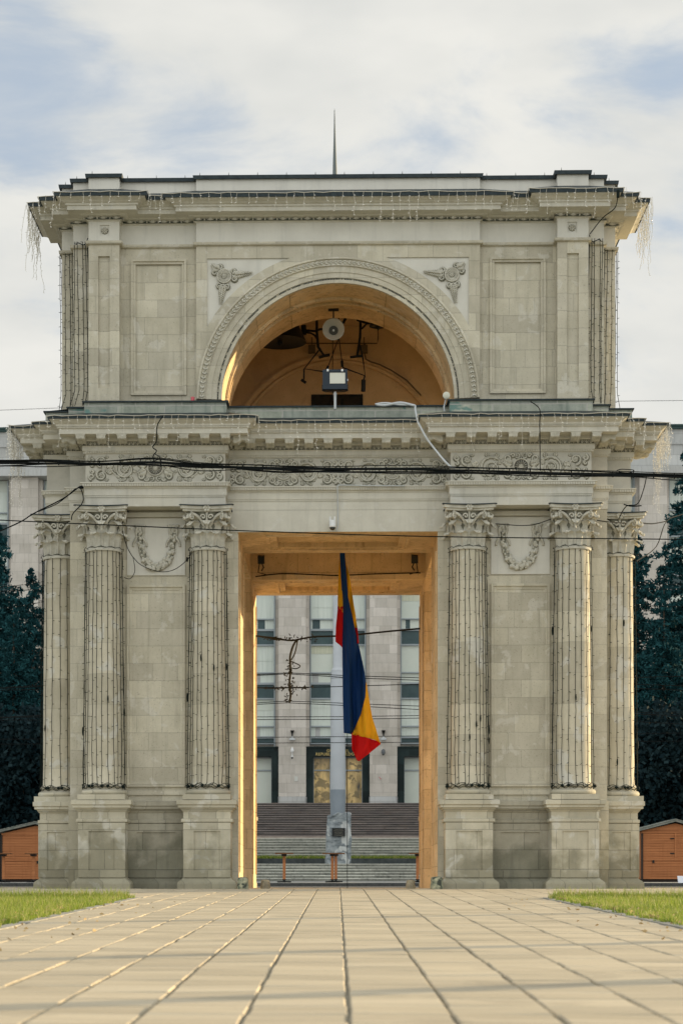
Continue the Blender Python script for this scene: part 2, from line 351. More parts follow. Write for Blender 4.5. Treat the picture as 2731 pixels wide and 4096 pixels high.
while y < 44:
    y2 = y + .4
    for i in range(-26, 26):
        jx = rs.uniform(-.004, .004)
        if y + .4 > YP and y < YP: pass
        slab(row(i) + .007 + jx, row(i + 1) - .007 + jx, y + .004, y2 - .004, mb)
    y = y2
struct('paving', mb, PAVE)
mb = MB()
for s in (-1, 1):
    xa, xb = (row(-7) - .13, row(-7) - .01) if s < 0 else (row(7) + .01, row(7) + .13)
    yy = 1.5
    while yy < 27.0:
        y2 = min(yy + 1.0, 27.1); j = rs.uniform(-.008, .008)
        vs = [(x, y, gz(y) + zz) for zz in (-.04, .006 + j * .4) for y in (yy + .006, y2 - .006) for x in (xa + j, xb + j)]
        mb.add(vs, [(0, 1, 5, 4), (1, 3, 7, 5), (3, 2, 6, 7), (2, 0, 4, 6), (4, 5, 7, 6)]); yy = y2
struct('lawn_kerb', mb, KERB)
mb = MB()
for s in (-1, 1):
    x0, x1 = (-30, row(-7) - .15) if s < 0 else (row(7) + .15, 30)
    mb.add([(x0, -10, gz(-10) + .002), (x1, -10, gz(-10) + .002), (x1, 27.0, gz(27) + .002), (x0, 27.0, gz(27) + .002)], [(0, 1, 2, 3)])
struct('lawn_soil', mb, SOIL)
# grass blades
def grass_mat():
    m = bpy.data.materials.new('grass_blade'); m.use_nodes = True; t = m.node_tree; b = t.nodes['Principled BSDF']; L = t.links.new
    g = N(t, 'ShaderNodeNewGeometry'); n = N(t, 'ShaderNodeTexNoise', i_Scale=3.0, i_Detail=3.0); L(g.outputs['Position'], n.inputs[0])
    a = N(t, 'ShaderNodeMath', operation='MULTIPLY_ADD'); a.inputs[1].default_value = .55; L(g.outputs['Random Per Island'], a.inputs[0])
    s = N(t, 'ShaderNodeMath', operation='MULTIPLY'); s.inputs[1].default_value = .6; L(n.outputs[0], s.inputs[0]); L(s.outputs[0], a.inputs[2])
    r = N(t, 'ShaderNodeValToRGB'); e = r.color_ramp.elements; e[0].position = .2; e[0].color = (.08, .15, .010, 1); e[1].position = .72; e[1].color = (.29, .37, .04, 1)
    k = r.color_ramp.elements.new(.85); k.color = (.50, .42, .20, 1)
    L(a.outputs[0], r.inputs[0]); L(r.outputs[0], b.inputs['Base Color']); b.inputs['Roughness'].default_value = .55
    tr = N(t, 'ShaderNodeBsdfTranslucent'); L(r.outputs[0], tr.inputs[0]); ms = N(t, 'ShaderNodeMixShader'); ms.inputs[0].default_value = .4
    o = t.nodes['Material Output']; L(b.outputs[0], ms.inputs[1]); L(tr.outputs[0], ms.inputs[2]); L(ms.outputs[0], o.inputs[0])
    return m
GRASS = grass_mat()
def np_mesh(name, verts, faces_n, mats):
    me = bpy.data.meshes.new(name); nv = len(verts); nf = nv // faces_n
    me.vertices.add(nv); me.vertices.foreach_set('co', verts.astype(np.float32).ravel())
    me.loops.add(nv); me.loops.foreach_set('vertex_index', np.arange(nv, dtype=np.int32))
    me.polygons.add(nf); me.polygons.foreach_set('loop_start', np.arange(0, nv, faces_n, dtype=np.int32)); me.polygons.foreach_set('loop_total', np.full(nf, faces_n, dtype=np.int32))
    for m in mats: me.materials.append(m)
    me.update(calc_edges=True); me.validate(); return me
def blades(x, y, z, hmin, hmax, w):
    n = len(x); h = np.random.uniform(hmin, hmax, n) * np.random.choice([1, 1, 1, 1.5], n); a = np.random.uniform(0, PI, n); l = np.random.normal(0, .35, (n, 2)) * h[:, None]
    dx, dy = np.cos(a) * w, np.sin(a) * w
    b0 = np.stack([x - dx, y - dy, z], 1); b1 = np.stack([x + dx, y + dy, z], 1)
    tip = np.stack([x + l[:, 0], y + l[:, 1], z + h], 1)
    return np.stack([b0, b1, tip], 1).reshape(-1, 3)
for s in (-1, 1):
    n = 100000; yy = np.random.uniform(9, 27.0, n); xe = 2.98 if s > 0 else 2.92
    xx = xe + np.random.rand(n) ** 1.3 * 3.2
    jag = .05 * np.sin(yy * 7 + s) + .03 * np.sin(yy * 23); xx = xx + jag - .04
    cl = np.sin(xx * 5 + yy * 3) * np.sin(yy * 1.7 - xx * 2)
    keep = np.random.rand(n) < (.60 + .40 * cl); xx = xx[keep]; yy = yy[keep]; cl = cl[keep]
    z = -SL * (YP - yy)
    v = blades(s * xx, yy, z, .035, .075, .0035)
    # a taller ragged rim along the far edge and a few dry stems by the kerb
    n2 = 5000; x2 = s * (xe + np.random.rand(n2) * 3.5); y2 = 26.6 + np.random.rand(n2) * .45; v2 = blades(x2, y2, -SL * (YP - y2), .04, .13, .005)
    n3 = 30000; x3 = s * (6.1 + np.random.rand(n3) * 6); y3 = np.random.uniform(5, 27, n3); v3 = blades(x3, y3, -SL * (YP - y3), .05, .09, .008)
    o = link('grass', np_mesh('grass', np.concatenate([v, v2, v3]), 3, [GRASS]), None, (0, 0, 0)); tag(o, kind='stuff')
    o['label'] = 'sunlit green grass of the lawn %s of the paved walk' % ('left' if s < 0 else 'right'); o['category'] = 'grass'
DRY = mat('dry_leaf', (.48, .34, .16), .7)
rg = np.random.default_rng(8); nl_ = 700; sgn_ = rg.choice([-1, 1], nl_); yy = rg.uniform(10, 27.2, nl_); off = np.abs(rg.normal(0, .16, nl_))
xx = sgn_ * (2.93 + np.where(rg.random(nl_) < .8, off, -off * 2.5)); zz0 = -SL * (YP - yy) + np.where(np.abs(xx) > 2.93, .035, .006)
cc = np.stack([xx, yy, zz0], 1); d_ = rg.normal(0, 1, (nl_, 3)); d_[:, 2] *= .4; d_ /= np.linalg.norm(d_, axis=1)[:, None]; e_ = np.cross(d_, rg.normal(0, 1, (nl_, 3))); e_ /= np.linalg.norm(e_, axis=1)[:, None]
s_ = rg.uniform(.012, .028, nl_)[:, None]; lv = np.stack([cc - d_ * s_, cc + e_ * s_ * .6, cc + d_ * s_, cc - e_ * s_ * .6], 1).reshape(-1, 3)
o = tag(link('fallen_leaves', np_mesh('fallen_leaves', lv, 4, [DRY])), 'dry brown leaves scattered along the lawn edges beside the paving', 'leaves', kind='stuff')
# road and pavement behind the arch
mb = MB(); mb.box(-300, 300, 44.0, 72.0, -.3, -.012); struct('road', mb, ASPH)
mb = MB()
for i in range(-60, 60): mb.box(i * 1.0 + .006, i * 1.0 + .994, 72.0, 72.18, -.1, .115)
struct('road_kerb', mb, surf('dark_kerb', ((.05, .055, .055), (.09, .09, .085)), 8, .9, .3))
mb = MB(); mb.add([(-300, 72.19, .11), (300, 72.19, .11), (300, 89, .20), (-300, 89, .20)], [(0, 1, 2, 3)]); struct('pavement', mb, surf('far_pavement', ((.26, .26, .24), (.33, .325, .30)), 4, .9, .3))
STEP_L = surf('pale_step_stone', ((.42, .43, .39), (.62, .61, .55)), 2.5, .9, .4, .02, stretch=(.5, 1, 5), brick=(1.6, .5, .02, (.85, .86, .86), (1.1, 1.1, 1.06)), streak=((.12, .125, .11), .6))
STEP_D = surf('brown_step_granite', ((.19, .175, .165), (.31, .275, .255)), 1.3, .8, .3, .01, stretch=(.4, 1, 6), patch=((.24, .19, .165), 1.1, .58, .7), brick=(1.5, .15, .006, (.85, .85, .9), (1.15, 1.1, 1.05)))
def steps(name, y0, z0, n, rise, tread, m, hw=24, m2=None):
    b = MB()
    for i in range(n):
        yb = y0 + i * tread; b.box(-hw, hw, yb, y0 + n * tread + .5, z0 + i * rise + (.001 if i else -.3), z0 + (i + 1) * rise - .035)
        b.cur = 1; b.box(-hw, hw, yb - .05, yb + tread + .03, z0 + (i + 1) * rise - .045, z0 + (i + 1) * rise); b.cur = 0
    struct(name, b, [m2 or m, m])
RIS_L = surf('darker_pale_riser', ((.16, .17, .15), (.34, .34, .30)), 2.0, .9, .4, .02, stretch=(.5, 1, 5), streak=((.06, .065, .055), .8)); RIS_D = surf('dark_riser', ((.055, .052, .05), (.11, .10, .09)), 1.3, .9, .2)  # risers a darker tone than the nosings of the same steps
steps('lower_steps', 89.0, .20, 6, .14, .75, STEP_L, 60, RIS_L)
mb = MB(); mb.box(-60, 60, 93.4, 105.0, .5, 1.035); struct('terrace', mb, STEP_L)
mb = MB(); mb.box(-60, 60, 105.0, 105.4, .9, 1.45); struct('planter_wall', mb, surf('dark_granite_wall', ((.03, .04, .042), (.07, .08, .08)), 3, .5, .2, brick=(1.2, .6, .01, (.8, .8, .8), (1.2, 1.2, 1.2))))
mb = MB(); mb.box(-60, 60, 105.41, 109.0, .9, 1.40); struct('planting_bed', mb, SOIL)
n = 26000; xx = np.random.uniform(-12, 12, n); yy = np.random.uniform(105.42, 107.5, n); v = blades(xx, yy, np.full(n, 1.40), .10, .22, .02)
o = tag(link('grass', np_mesh('grass', v, 3, [GRASS])), 'thin green strip of turf on top of the dark terrace wall', 'grass', kind='stuff')
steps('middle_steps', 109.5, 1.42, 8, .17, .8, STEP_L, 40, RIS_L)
mb = MB(); mb.box(-40, 40, 115.9, 118.5, 2.3, 2.92); struct('landing', mb, surf('landing_stone', ((.30, .25, .22), (.38, .33, .29)), 2, .8, .3))
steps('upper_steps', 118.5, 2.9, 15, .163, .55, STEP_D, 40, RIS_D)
mb = MB(); mb.box(-90, 90, 126.7, 150.0, 3, 5.33); struct('podium', mb, STEP_D)

# ================================================================ THE TRIUMPHAL ARCH
Yf = 35.57; Yr = 35.15; Yb = 43.40; YC = (Yf + Yb) / 2; Y1 = 37.85; Y2 = 41.12
XW = 4.93; XO = 1.83; ZO = PZ(2128, Yf)
arch = thing('triumphal_arch', 'weathered grey limestone triumphal arch with paired columns and a tall central opening', 'triumphal arch', (0, YC, 0))
def loop(q):
    return q + [(x, 2 * YC - y) for x, y in reversed(q)] + [(-x, 2 * YC - y) for x, y in q] + [(-x, y) for x, y in reversed(q)]
# --- lower body
ZB = 8.2
base = MB().box(-XW, XW, Yf, Yb, 0.0, ZB)
cut = [MB().box(-XO, XO, Yf - 1, Yb + 1, -1, ZO), MB().box(-8, 8, Y1, Y2, -1, ZO - .001), MB().box(-XO - .02, XO + .02, Y1 - .02, Y2 + .02, 5, 7.75)]
for ya, yb in ((Yf, Y1), (Y2, Yb)):
    cut.append(MB().box(-1.22, 1.22, ya + .42, yb - .55, ZO - .5, ZO + .10))
b = boolean(base, cut)
for i, f in enumerate(b.f):
    c = [sum(b.v[j][k] for j in f) / len(f) for k in range(3)]
    vv = [b.v[j] for j in f]; nrm = (Vector(vv[1]) - Vector(vv[0])).cross(Vector(vv[2]) - Vector(vv[0]))
    inner = (abs(c[0]) < XO + .05 and Yf + .02 < c[1] < Yb - .02) or (Y1 - .05 < c[1] < Y2 + .05 and abs(c[0]) < XW - .02)
    b.m[i] = 1 if inner else 0
part('wall', b, [STONE, OCHRE], arch)
# soffit mouldings of the two lintels
def rect_frame_xy(b, x0, x1, y0, y1, z, w, h):
    b.box(x0, x1, y0, y0 + w, z - h, z); b.box(x0, x1, y1 - w, y1, z - h, z); b.box(x0, x0 + w, y0 + w, y1 - w, z - h, z); b.box(x1 - w, x1, y0 + w, y1 - w, z - h, z)
for ya, yb in ((Yf, Y1), (Y2, Yb)):
    b = MB(); rect_frame_xy(b, -1.22 + .002, 1.22 - .002, ya + .422, yb - .552, ZO + .10, .07, .09)
    rect_frame_xy(b, -1.34, 1.34, ya + .30, yb - .43, ZO - .0, .06, .025)
    part('soffit_moulding', b, OCHRE, arch)
# jamb roll mouldings (thin vertical reeds on the inner jambs)
b = MB()
for s in (-1, 1):
    for y in (Yf + .35, Y1 - .38, Y2 + .3, Yb - .3):
        b = MB(); b.box(min(s * (XO - .025), s * (XO + .01)), max(s * (XO - .025), s * (XO + .01)), y, y + .04, .3, ZO - .3); b.box(min(s * (XO - .013), s * (XO + .01)), max(s * (XO - .013), s * (XO + .01)), y + .041, y + .09, .33, ZO - .33); part('jamb_moulding', b, OCHRE, arch)
# chamber floor beam line + wall panels between the columns
def frame_xz(b, x0, x1, z0, z1, y, w, p, w2=None):
    """raised picture-frame moulding with a bevelled inner edge"""
    prof = [(0, 0), (0, p), (w * .45, p), (w * .55, p * .4), (w, p * .25), (w, 0)]
    k = len(prof); vs = []
    for cx, cz, sx, sz in ((x0, z0, 1, 1), (x1, z0, -1, 1), (x1, z1, -1, -1), (x0, z1, 1, -1)):
        for d, q in prof: vs.append((cx + sx * d, y - q, cz + sz * d))
    fs = [(c * k + i, ((c + 1) % 4) * k + i, ((c + 1) % 4) * k + i + 1, c * k + i + 1) for c in range(4) for i in range(k - 1)]
    b.add(vs, fs)
def recess_slab(b, x0, x1, z0, z1, a0, a1, b0, b1, yfront, depth, yback):
    o = [(x0, z0), (x1, z0), (x1, z1), (x0, z1)]; i = [(a0, b0), (a1, b0), (a1, b1), (a0, b1)]
    vs = [(x, yfront, z) for x, z in o] + [(x, yfront, z) for x, z in i] + [(x, yfront + depth, z) for x, z in i] + [(x, yback, z) for x, z in o]
    fs = [(k, (k + 1) % 4, 4 + (k + 1) % 4, 4 + k) for k in range(4)] + [(4 + k, 4 + (k + 1) % 4, 8 + (k + 1) % 4, 8 + k) for k in range(4)] + [(8, 9, 10, 11)] + [(k, (k + 1) % 4, 12 + (k + 1) % 4, 12 + k) for k in range(4)]
    b.add(vs, fs)
CX3, CX2, CX1, CYA, CY1 = 2.37, 4.28, 5.20, 35.35, 36.20
zg0, zg1 = PZ(2300, Yf), PZ(2072, Yf); zp0, zp1 = PZ(3148, Yf), PZ(2338, Yf)
for s in (-1, 1):
    xa, xb = sorted((s * abs(PX(507, Yf)), s * abs(PX(740, Yf))))
    b = MB().box(xa, xb, Yf - .02, Yf + .01, zg0, zg1); part('garland_panel', b, PAINT, arch)
    b = MB(); frame_xz(b, xa, xb, zp0, zp1, Yf, .10, .05); b.box(xa - .02, xb + .02, Yf - .035, Yf + .01, zp0 - .15, zp0 - .07); part('wall_panel_frame', b, STONE, arch)
    b = MB(); b.box(xa - .12, xb + .12, Yf - .07, Yf + .01, zg1 + .02, zg1 + .10); part('panel_moulding', b, PLASTER, arch)
b = MB(); b.box(-XO - .14, XO + .14, Yf - .012, Yf + .01, ZO + .002, PZ(2040, Yf)); part('lintel_face', b, PLASTER, arch)
# --- garlands
def garland(cx):
    b = MB(); y = Yf - .03; sc = Yf / F
    pts = []
    for i in range(61):
        a = PI * i / 60; px = -67 * math.cos(a); py = -(math.sin(a) ** .85) * 140
        pts.append((cx + px * sc * 1.0, py * sc))
    zt = PZ(2128, Yf); r = random.Random(int(cx * 10))
    b.cur = 1; b.tube([(x, Yf - .024, zt + dz - .012) for x, dz in pts], [.042 + .026 * math.sin(PI * i / 60) for i in range(61)], 6); b.cur = 0
    for i, (x, dz) in enumerate(pts):
        w = .036 + .022 * math.sin(PI * i / 60)
        for k in range(3):
            q = r.uniform(.6, 1.1) * w
            b.ell((x + r.uniform(-.9, .9) * w, y - r.uniform(0, .03), zt + dz + r.uniform(-.9, .9) * w), q * .78, q * .95, q * .78, 6, 4)
    for s in (-1, 1):
        x = cx + s * 67 * sc; z = PZ(2116, Yf)
        M = Matrix.Rotation(PI / 2, 3, 'X')
        b.lathe([(.085, 0), (.085, .03), (.07, .045), (.058, .025), (.03, .03), (.015, .05), (0, .05)], (x, Yf - .015, z), 14, M)
        for dx in (-1, 1):                                   # fluttering ribbons
            rp = [(x + dx * (.04 + .07 * t + .02 * math.sin(t * 9)), Yf - .045 - .015 * math.sin(t * 12), z + .04 - .36 * t) for t in [k / 10 for k in range(11)]]
            b.tube(rp, .022, 5)
            b.ell((x + dx * .07, y, z + .06), .05, .025, .03, 6, 4)
        b.tube([(x, y, z - .05), (x, y, z - .2)], .03, 6)
    return b
for s in (-1, 1): part('garland', garland(s * 3.33), [CARVE, SOOT_SHADE], arch, smooth='all')
# --- dado walls between pedestals and pedestals
zt = {k: PZ(v, 35.0) for k, v in dict(b1=3518, p0=3483, p1=3325, s0=3289, s1=3277, c0=3242, c1=3234, c2=3222, c3=3202).items()}
PEDPROF = [(.105, 0.0), (.105, .09), (.095, .12), (.06, .15), (.03, .17), (.0, zt['b1'] + .03), (0, zt['s0'] - .01), (.035, zt['s0'] + .005), (.035, zt['s1']), (0, zt['s1'] + .012),
           (0, zt['c0'] - .03), (.03, zt['c0']), (.05, zt['c1']), (.09, zt['c1'] + .012), (.09, zt['c2']), (.115, zt['c2'] + .015), (.115, zt['c3']), (.06, zt['c3'] + .012), (-.2, zt['c3'] + .014)]
def pedestal_mesh(hw, dep):
    b = MB(); yb = dep
    path = [(-hw, yb), (-hw, .03), (hw, .03), (hw, yb)]
    b.sweep(path, PEDPROF, closed=False)
    pw = .235
    recess_slab(b, -hw + .003, hw - .003, zt['b1'] + .03, zt['s0'] - .012, -pw, pw, zt['p0'], zt['p1'], 0.0, .026, .04)
    return b.mesh('pedestal', [STONE_LOW])
pm = pedestal_mesh(.43, .62)
def rot_obj(o, a): o.rotation_euler = (0, 0, a)
peds = [];
for s in (-1, 1):
    for cx in (CX2, CX3): link('pedestal', pm, arch, (s * cx, 35.0, 0))
    o = link('pedestal', pm, arch, (s * (CX1 + .35), CY1, 0)); rot_obj(o, s * PI / 2)
    o = link('pedestal', pm, arch, (s * (CX1 + .35), 2 * YC - CY1, 0)); rot_obj(o, s * PI / 2)
    for cx in (CX2, CX3):
        o = link('pedestal', pm, arch, (s * cx, 2 * YC - 35.0, 0)); rot_obj(o, PI)
# the front ends of the side pedestals carry a recessed panel too
for s in (-1, 1):
    b = MB(); y = CY1 - .43
    x0, x1 = sorted((s * 4.95, s * 5.515)); a0, a1 = (x0 + .13, x1 - .10) if s < 0 else (x0 + .10, x1 - .13)
    recess_slab(b, x0, x1, zt['b1'] + .03, zt['s0'] - .014, a0, a1, zt['p0'], zt['p1'], y - .025, .02, y + .01)
    part('pedestal_panel', b, STONE_LOW, arch)
DP = [(o, z - .004 if z > .01 else 0) for o, z in PEDPROF]
for yy, fl in ((Yf - .04, 1), (2 * YC - Yf + .04, -1)):
    for s in (-1, 1):
        xa, xb = sorted((s * (CX3 + .40), s * (CX2 - .40)))
        b = MB(); path = [(xa, yy), (xb, yy)] if fl > 0 else [(xb, yy), (xa, yy)]
        b.sweep(path, [(o * .85, z) for o, z in DP], closed=False)
        if fl > 0:
            recess_slab(b, xa + .01, xb - .01, zt['b1'] + .03, zt['s0'] - .016, PX(547, Yf) if s < 0 else -PX(702, Yf), PX(702, Yf) if s < 0 else -PX(547, Yf), zt['p0'], zt['p1'] - .01, yy - .03, .024, yy + .01)
        part('dado', b, STONE_DADO, arch)
        xa, xb = sorted((s * 4.70, s * 4.955)); b = MB().box(xa, xb, yy - .0 if fl > 0 else yy - .25, yy + .25 if fl > 0 else yy, 0, zt['c3'] + .01); part('corner_block', b, STONE_LOW, arch)
# --- columns
ZC0 = zt['c3'] + .012; ZCAP0 = PZ(2193, 35.07); ZCAP1 = 6.955
def column_meshes():
    sh = MB(); pr = []
    z0 = PZ(3139, 35.05) ; H = ZCAP0 - z0
    for i in range(25):
        t = i / 24; r = .322 - .028 * (t ** 1.6); pr.append((r, z0 + H * t - 0))
    pr = [(.30, z0 - .02), (.345, z0 - .01), (.345, z0 + .02), (.325, z0 + .05)] + [(r, z) for r, z in pr[2:]]
    sh.lathe(pr, (0, 0, 0), 36)
    bs = MB(); za = ZC0
    bs.box(-.43, .43, -.43, .43, za, za + .095)
    tr = []
    for i in range(9):
        a = -PI / 2 + PI * i / 8; tr.append((.37 + .045 * math.cos(a), za + .095 + .05 + .05 * math.sin(a)))
    tr += [(.36, za + .20), (.345, za + .22)]
    for i in range(7):
        a = -PI / 2 + PI * i / 6; tr.append((.345 + .025 * math.cos(a), za + .255 + .03 * math.sin(a)))
    tr += [(.31, za + .29)]
    bs.lathe([(.2, za + .094)] + tr, (0, 0, 0), 36)
    # Corinthian capital
    cp = MB(); z0 = ZCAP0; H = ZCAP1 - z0
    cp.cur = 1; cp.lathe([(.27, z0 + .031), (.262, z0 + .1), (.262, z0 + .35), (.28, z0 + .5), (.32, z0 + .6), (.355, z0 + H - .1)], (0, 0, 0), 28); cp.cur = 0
    cp.lathe([(.30, z0 - .03), (.325, z0 - .025), (.333, z0), (.325, z0 + .022), (.295, z0 + .03), (.27, z0 + .032)], (0, 0, 0), 28)
    def leaf(a, zb, h, r0, w, curl):
        pts = []; nseg = 9
        for i in range(nseg):
            t = i / (nseg - 1); out = r0 + .018 + .050 * t + curl * max(0, t - .5) ** 1.25 * 2.9
            zz = zb + h * (math.sin(min(t, .86) / .86 * PI / 2) if t < .86 else 1 - (t - .86) * 1.3)
            ww = w * (.75 + .35 * math.sin(t * PI)) * (1 - .55 * max(0, t - .6) / .4) * (1 + .24 * math.sin(t * 23))
            pts.append((out, zz, ww))
        vs = []
        for out, zz, ww in pts:
            for j, u in enumerate((-1, -.5, 0, .5, 1)):
                rr = out - .028 * abs(u) ** 1.5 + (.020 if j == 2 else 0) - (.018 if j in (1, 3) else 0)
                da = u * ww / 2 / r0
                vs.append((rr * math.sin(a + da), -rr * math.cos(a + da), zz))
        fs = [(i * 5 + j, i * 5 + j + 1, (i + 1) * 5 + j + 1, (i + 1) * 5 + j) for i in range(nseg - 1) for j in range(4)]
        cp.add(vs, fs)
        # the curled tip
        o, zz, ww = pts[-1]; cp.ell((o * math.sin(a), -o * math.cos(a), zz + .004), ww * .62, .030, .030, 7, 4, Matrix.Rotation(a, 3, 'Z'))
    for i in range(8): leaf(i * PI / 4 + PI / 8, z0 + .03, .27, .275, .165, .10)
    for i in range(8): leaf(i * PI / 4, z0 + .05, .45, .270, .165, .125)
    for i in range(4): leaf(i * PI / 2 + PI / 4, z0 + .30, .28, .29, .16, .17)
    for i in range(4):
        a = PI / 4 + i * PI / 2
        for s in (-1, 1):                                     # stalks rising into the corner volutes
            pp = []; rr = []
            for k in range(8):
                t = k / 7; aa = a - s * (.62 * (1 - t) + .05); r = .30 + .16 * t ** 1.5
                pp.append((r * math.sin(aa), -r * math.cos(aa), z0 + .38 + .25 * math.sin(t * PI / 2))); rr.append(.02 + .014 * t)
            cp.tube(pp, rr, 6)
            # spiral, on each visible side of the corner
            c0 = Vector((.475 * math.sin(a - s * .13), -.475 * math.cos(a - s * .13), z0 + .575))
            tdir = Vector((math.cos(a - s * PI / 4), math.sin(a - s * PI / 4), 0)) * (s)
            tdir = Vector((math.sin(a), -math.cos(a), 0)); nside = Vector((math.cos(a), math.sin(a), 0)) * (-s)
            sp = []; sr = []
            for k in range(22):
                th = PI * .5 + k / 21 * PI * 3.4; R = .072 * (1 - k / 24)
                sp.append(c0 + (tdir * .75 + nside * .25).normalized() * (R * math.cos(th)) + Vector((0, 0, R * math.sin(th))) + nside * .018 + tdir * .0); sr.append(.020 * (1 - k / 40))
            cp.tube(sp, sr, 5)
        cp.lathe([(0, -.05), (.03, -.045), (.045, 0), (.03, .045), (0, .05)], (.475 * math.sin(a), -.475 * math.cos(a), z0 + .575), 8, Matrix.Rotation(a, 3, 'Z'))
        b2 = i * PI / 2                                        # inner helices and the flower on the abacus
        for s in (-1, 1):
            sp = [(.36 * math.sin(b2 + s * .12) + 0, -.36 * math.cos(b2 + s * .12), z0 + .45)]
            c0 = Vector((.385 * math.sin(b2 + s * .17), -.385 * math.cos(b2 + s * .17), z0 + .56)); tx = Vector((math.cos(b2), math.sin(b2), 0))
            pp = [c0 + tx * (s * .05 * math.cos(q * .6) * (1 - q / 14)) + Vector((0, 0, .05 * math.sin(q * .6) * (1 - q / 14))) for q in range(12)]
            cp.tube(pp, .014, 5)
        c0 = (.395 * math.sin(b2), -.395 * math.cos(b2), z0 + H - .06)
        M = Matrix.Rotation(b2, 3, 'Z') @ Matrix.Rotation(PI / 2, 3, 'X')
        cp.ell(c0, .028, .03, .028, 8, 5)
        for k in range(6):
            q = k * PI / 3; d = Vector((math.cos(b2) * math.cos(q) * .048, math.sin(b2) * math.cos(q) * .048, math.sin(q) * .048))
            cp.ell((c0[0] + d.x, c0[1] + d.y, c0[2] + d.z), .03, .03, .03, 7, 4)
        cp.tube([(.36 * math.sin(b2), -.36 * math.cos(b2), z0 + .33), (.35 * math.sin(b2), -.35 * math.cos(b2), z0 + H - .08)], .02, 6)
    # abacus with concave sides
    def abac(hw, dip):
        o = []
        for i in range(4):
            a = i * PI / 2 - PI / 4
            for k in range(9):
                t = -1 + 2 * k / 8
                x = t * hw * .94; y = -(hw - dip * (1 - t * t)); ca, sa = math.cos(i * PI / 2), math.sin(i * PI / 2)
                o.append((x * ca - y * sa, x * sa + y * ca))
        return o
    for (hw, dip, za, zb) in ((.44, .09, z0 + H - .115, z0 + H - .075), (.475, .09, z0 + H - .075, z0 + H - .02)): cp.prism_xy(abac(hw, dip), za, zb)
    fl = MB(); fl.prism_xy(abac(.495, .07), z0 + H - .02, z0 + H - .004)
    return (sh.mesh('column', [SHAFT], smooth=True), bs.mesh('column_base', [STONE_LOW], smooth=True), cp.mesh('capital', [CARVE, SOOT_SHADE], smooth=True), fl.mesh('capital_flashing', [FLASH]))
cmesh = column_meshes()
def column(x, y):
    c = link('column', cmesh[0], arch, (x, y, 0))
    link('column_base', cmesh[1], c, (x, y, 0)); link('capital', cmesh[2], c, (x, y, 0)); link('flashing', cmesh[3], c, (x, y, 0))
    return c
COLS = [(-CX1, CY1), (-CX2, CYA), (-CX3, CYA), (CX3, CYA), (CX2, CYA), (CX1, CY1)]
for x, y in COLS: column(x, y)
for x, y in COLS: column(x, 2 * YC - y)
# --- entablature: architrave, frieze, cornice, parapet ledge
Ys = 35.87
ENT = loop([(2.05, Yf), (2.05, Yr), (4.585, Yr), (4.585, Yf), (XW, Yf), (XW, Ys), (5.4, Ys), (5.4, Ys + .66), (XW, Ys + .66)])
def zz(py, o=0, Yb_=Yr): return PZ(py, Yb_ - o)
A0 = zz(2023)
prof = [(.012, A0), (.012, zz(1986)), (.02, zz(1984)), (.02, zz(1983) + .012), (.03, zz(1982) + .012), (.03, zz(1953)), (.045, zz(1952)), (.045, zz(1948)), (.06, zz(1946)), (.085, zz(1934)), (.10, zz(1933)), (.10, zz(1929)), (.0, zz(1927))]
b = MB(); b.sweep(ENT, [(-.6, A0)] + prof); 
part('architrave', b, PLASTER, arch)
zf0 = zz(1927); zf1 = zz(1812)
b = MB(); b.sweep(ENT, [(.004, zf0), (.004, zf1)]); frieze = part('frieze', b, FIELD, arch)
zc_m = PZ(1731, Yr - .42)                # underside of the corona
prof = [(0, zf1), (.02, zf1), (.035, zz(1801)), (.06, zz(1799, .06)), (.06, zz(1783, .06)), (.07, zz(1778, .09)), (.07, zz(1761, .12)), (.15, zz(1760, .15)), (.16, zz(1757, .16)), (.16, zc_m), (.43, zc_m), (.43, zz(1710, .43)),
        (.455, zz(1708, .45)), (.455, zz(1701, .45)), (.475, zz(1700, .47)), (.48, zz(1692, .48)), (.52, zz(1684, .52)), (.555, zz(1676, .555)), (.58, zz(1673, .58)), (.58, zz(1669, .58))]
b = MB(); b.sweep(ENT, prof); cornice = part('cornice', b, PLASTER, arch)
ztop = zz(1669, .58)
b = MB(); b.sweep(ENT, [(.57, ztop), (.605, ztop - .005), (.612, ztop + .045), (.03, zz(1643) - .03)]); part('cornice_flashing', b, FLASH, arch)
zl0 = zz(1643) - .06; zl1 = zz(1606)
b = MB(); b.sweep(ENT, [(.025, zl0), (.025, zl1)]); part('parapet', b, LEDGE, arch)
b = MB(); b.sweep(ENT, [(.025, zl1), (.06, zl1 - .01), (.065, zl1 + .018), (.0, zl1 + .03), (-.9, zl1 + .05)]); part('parapet_coping', b, FLASH, arch)
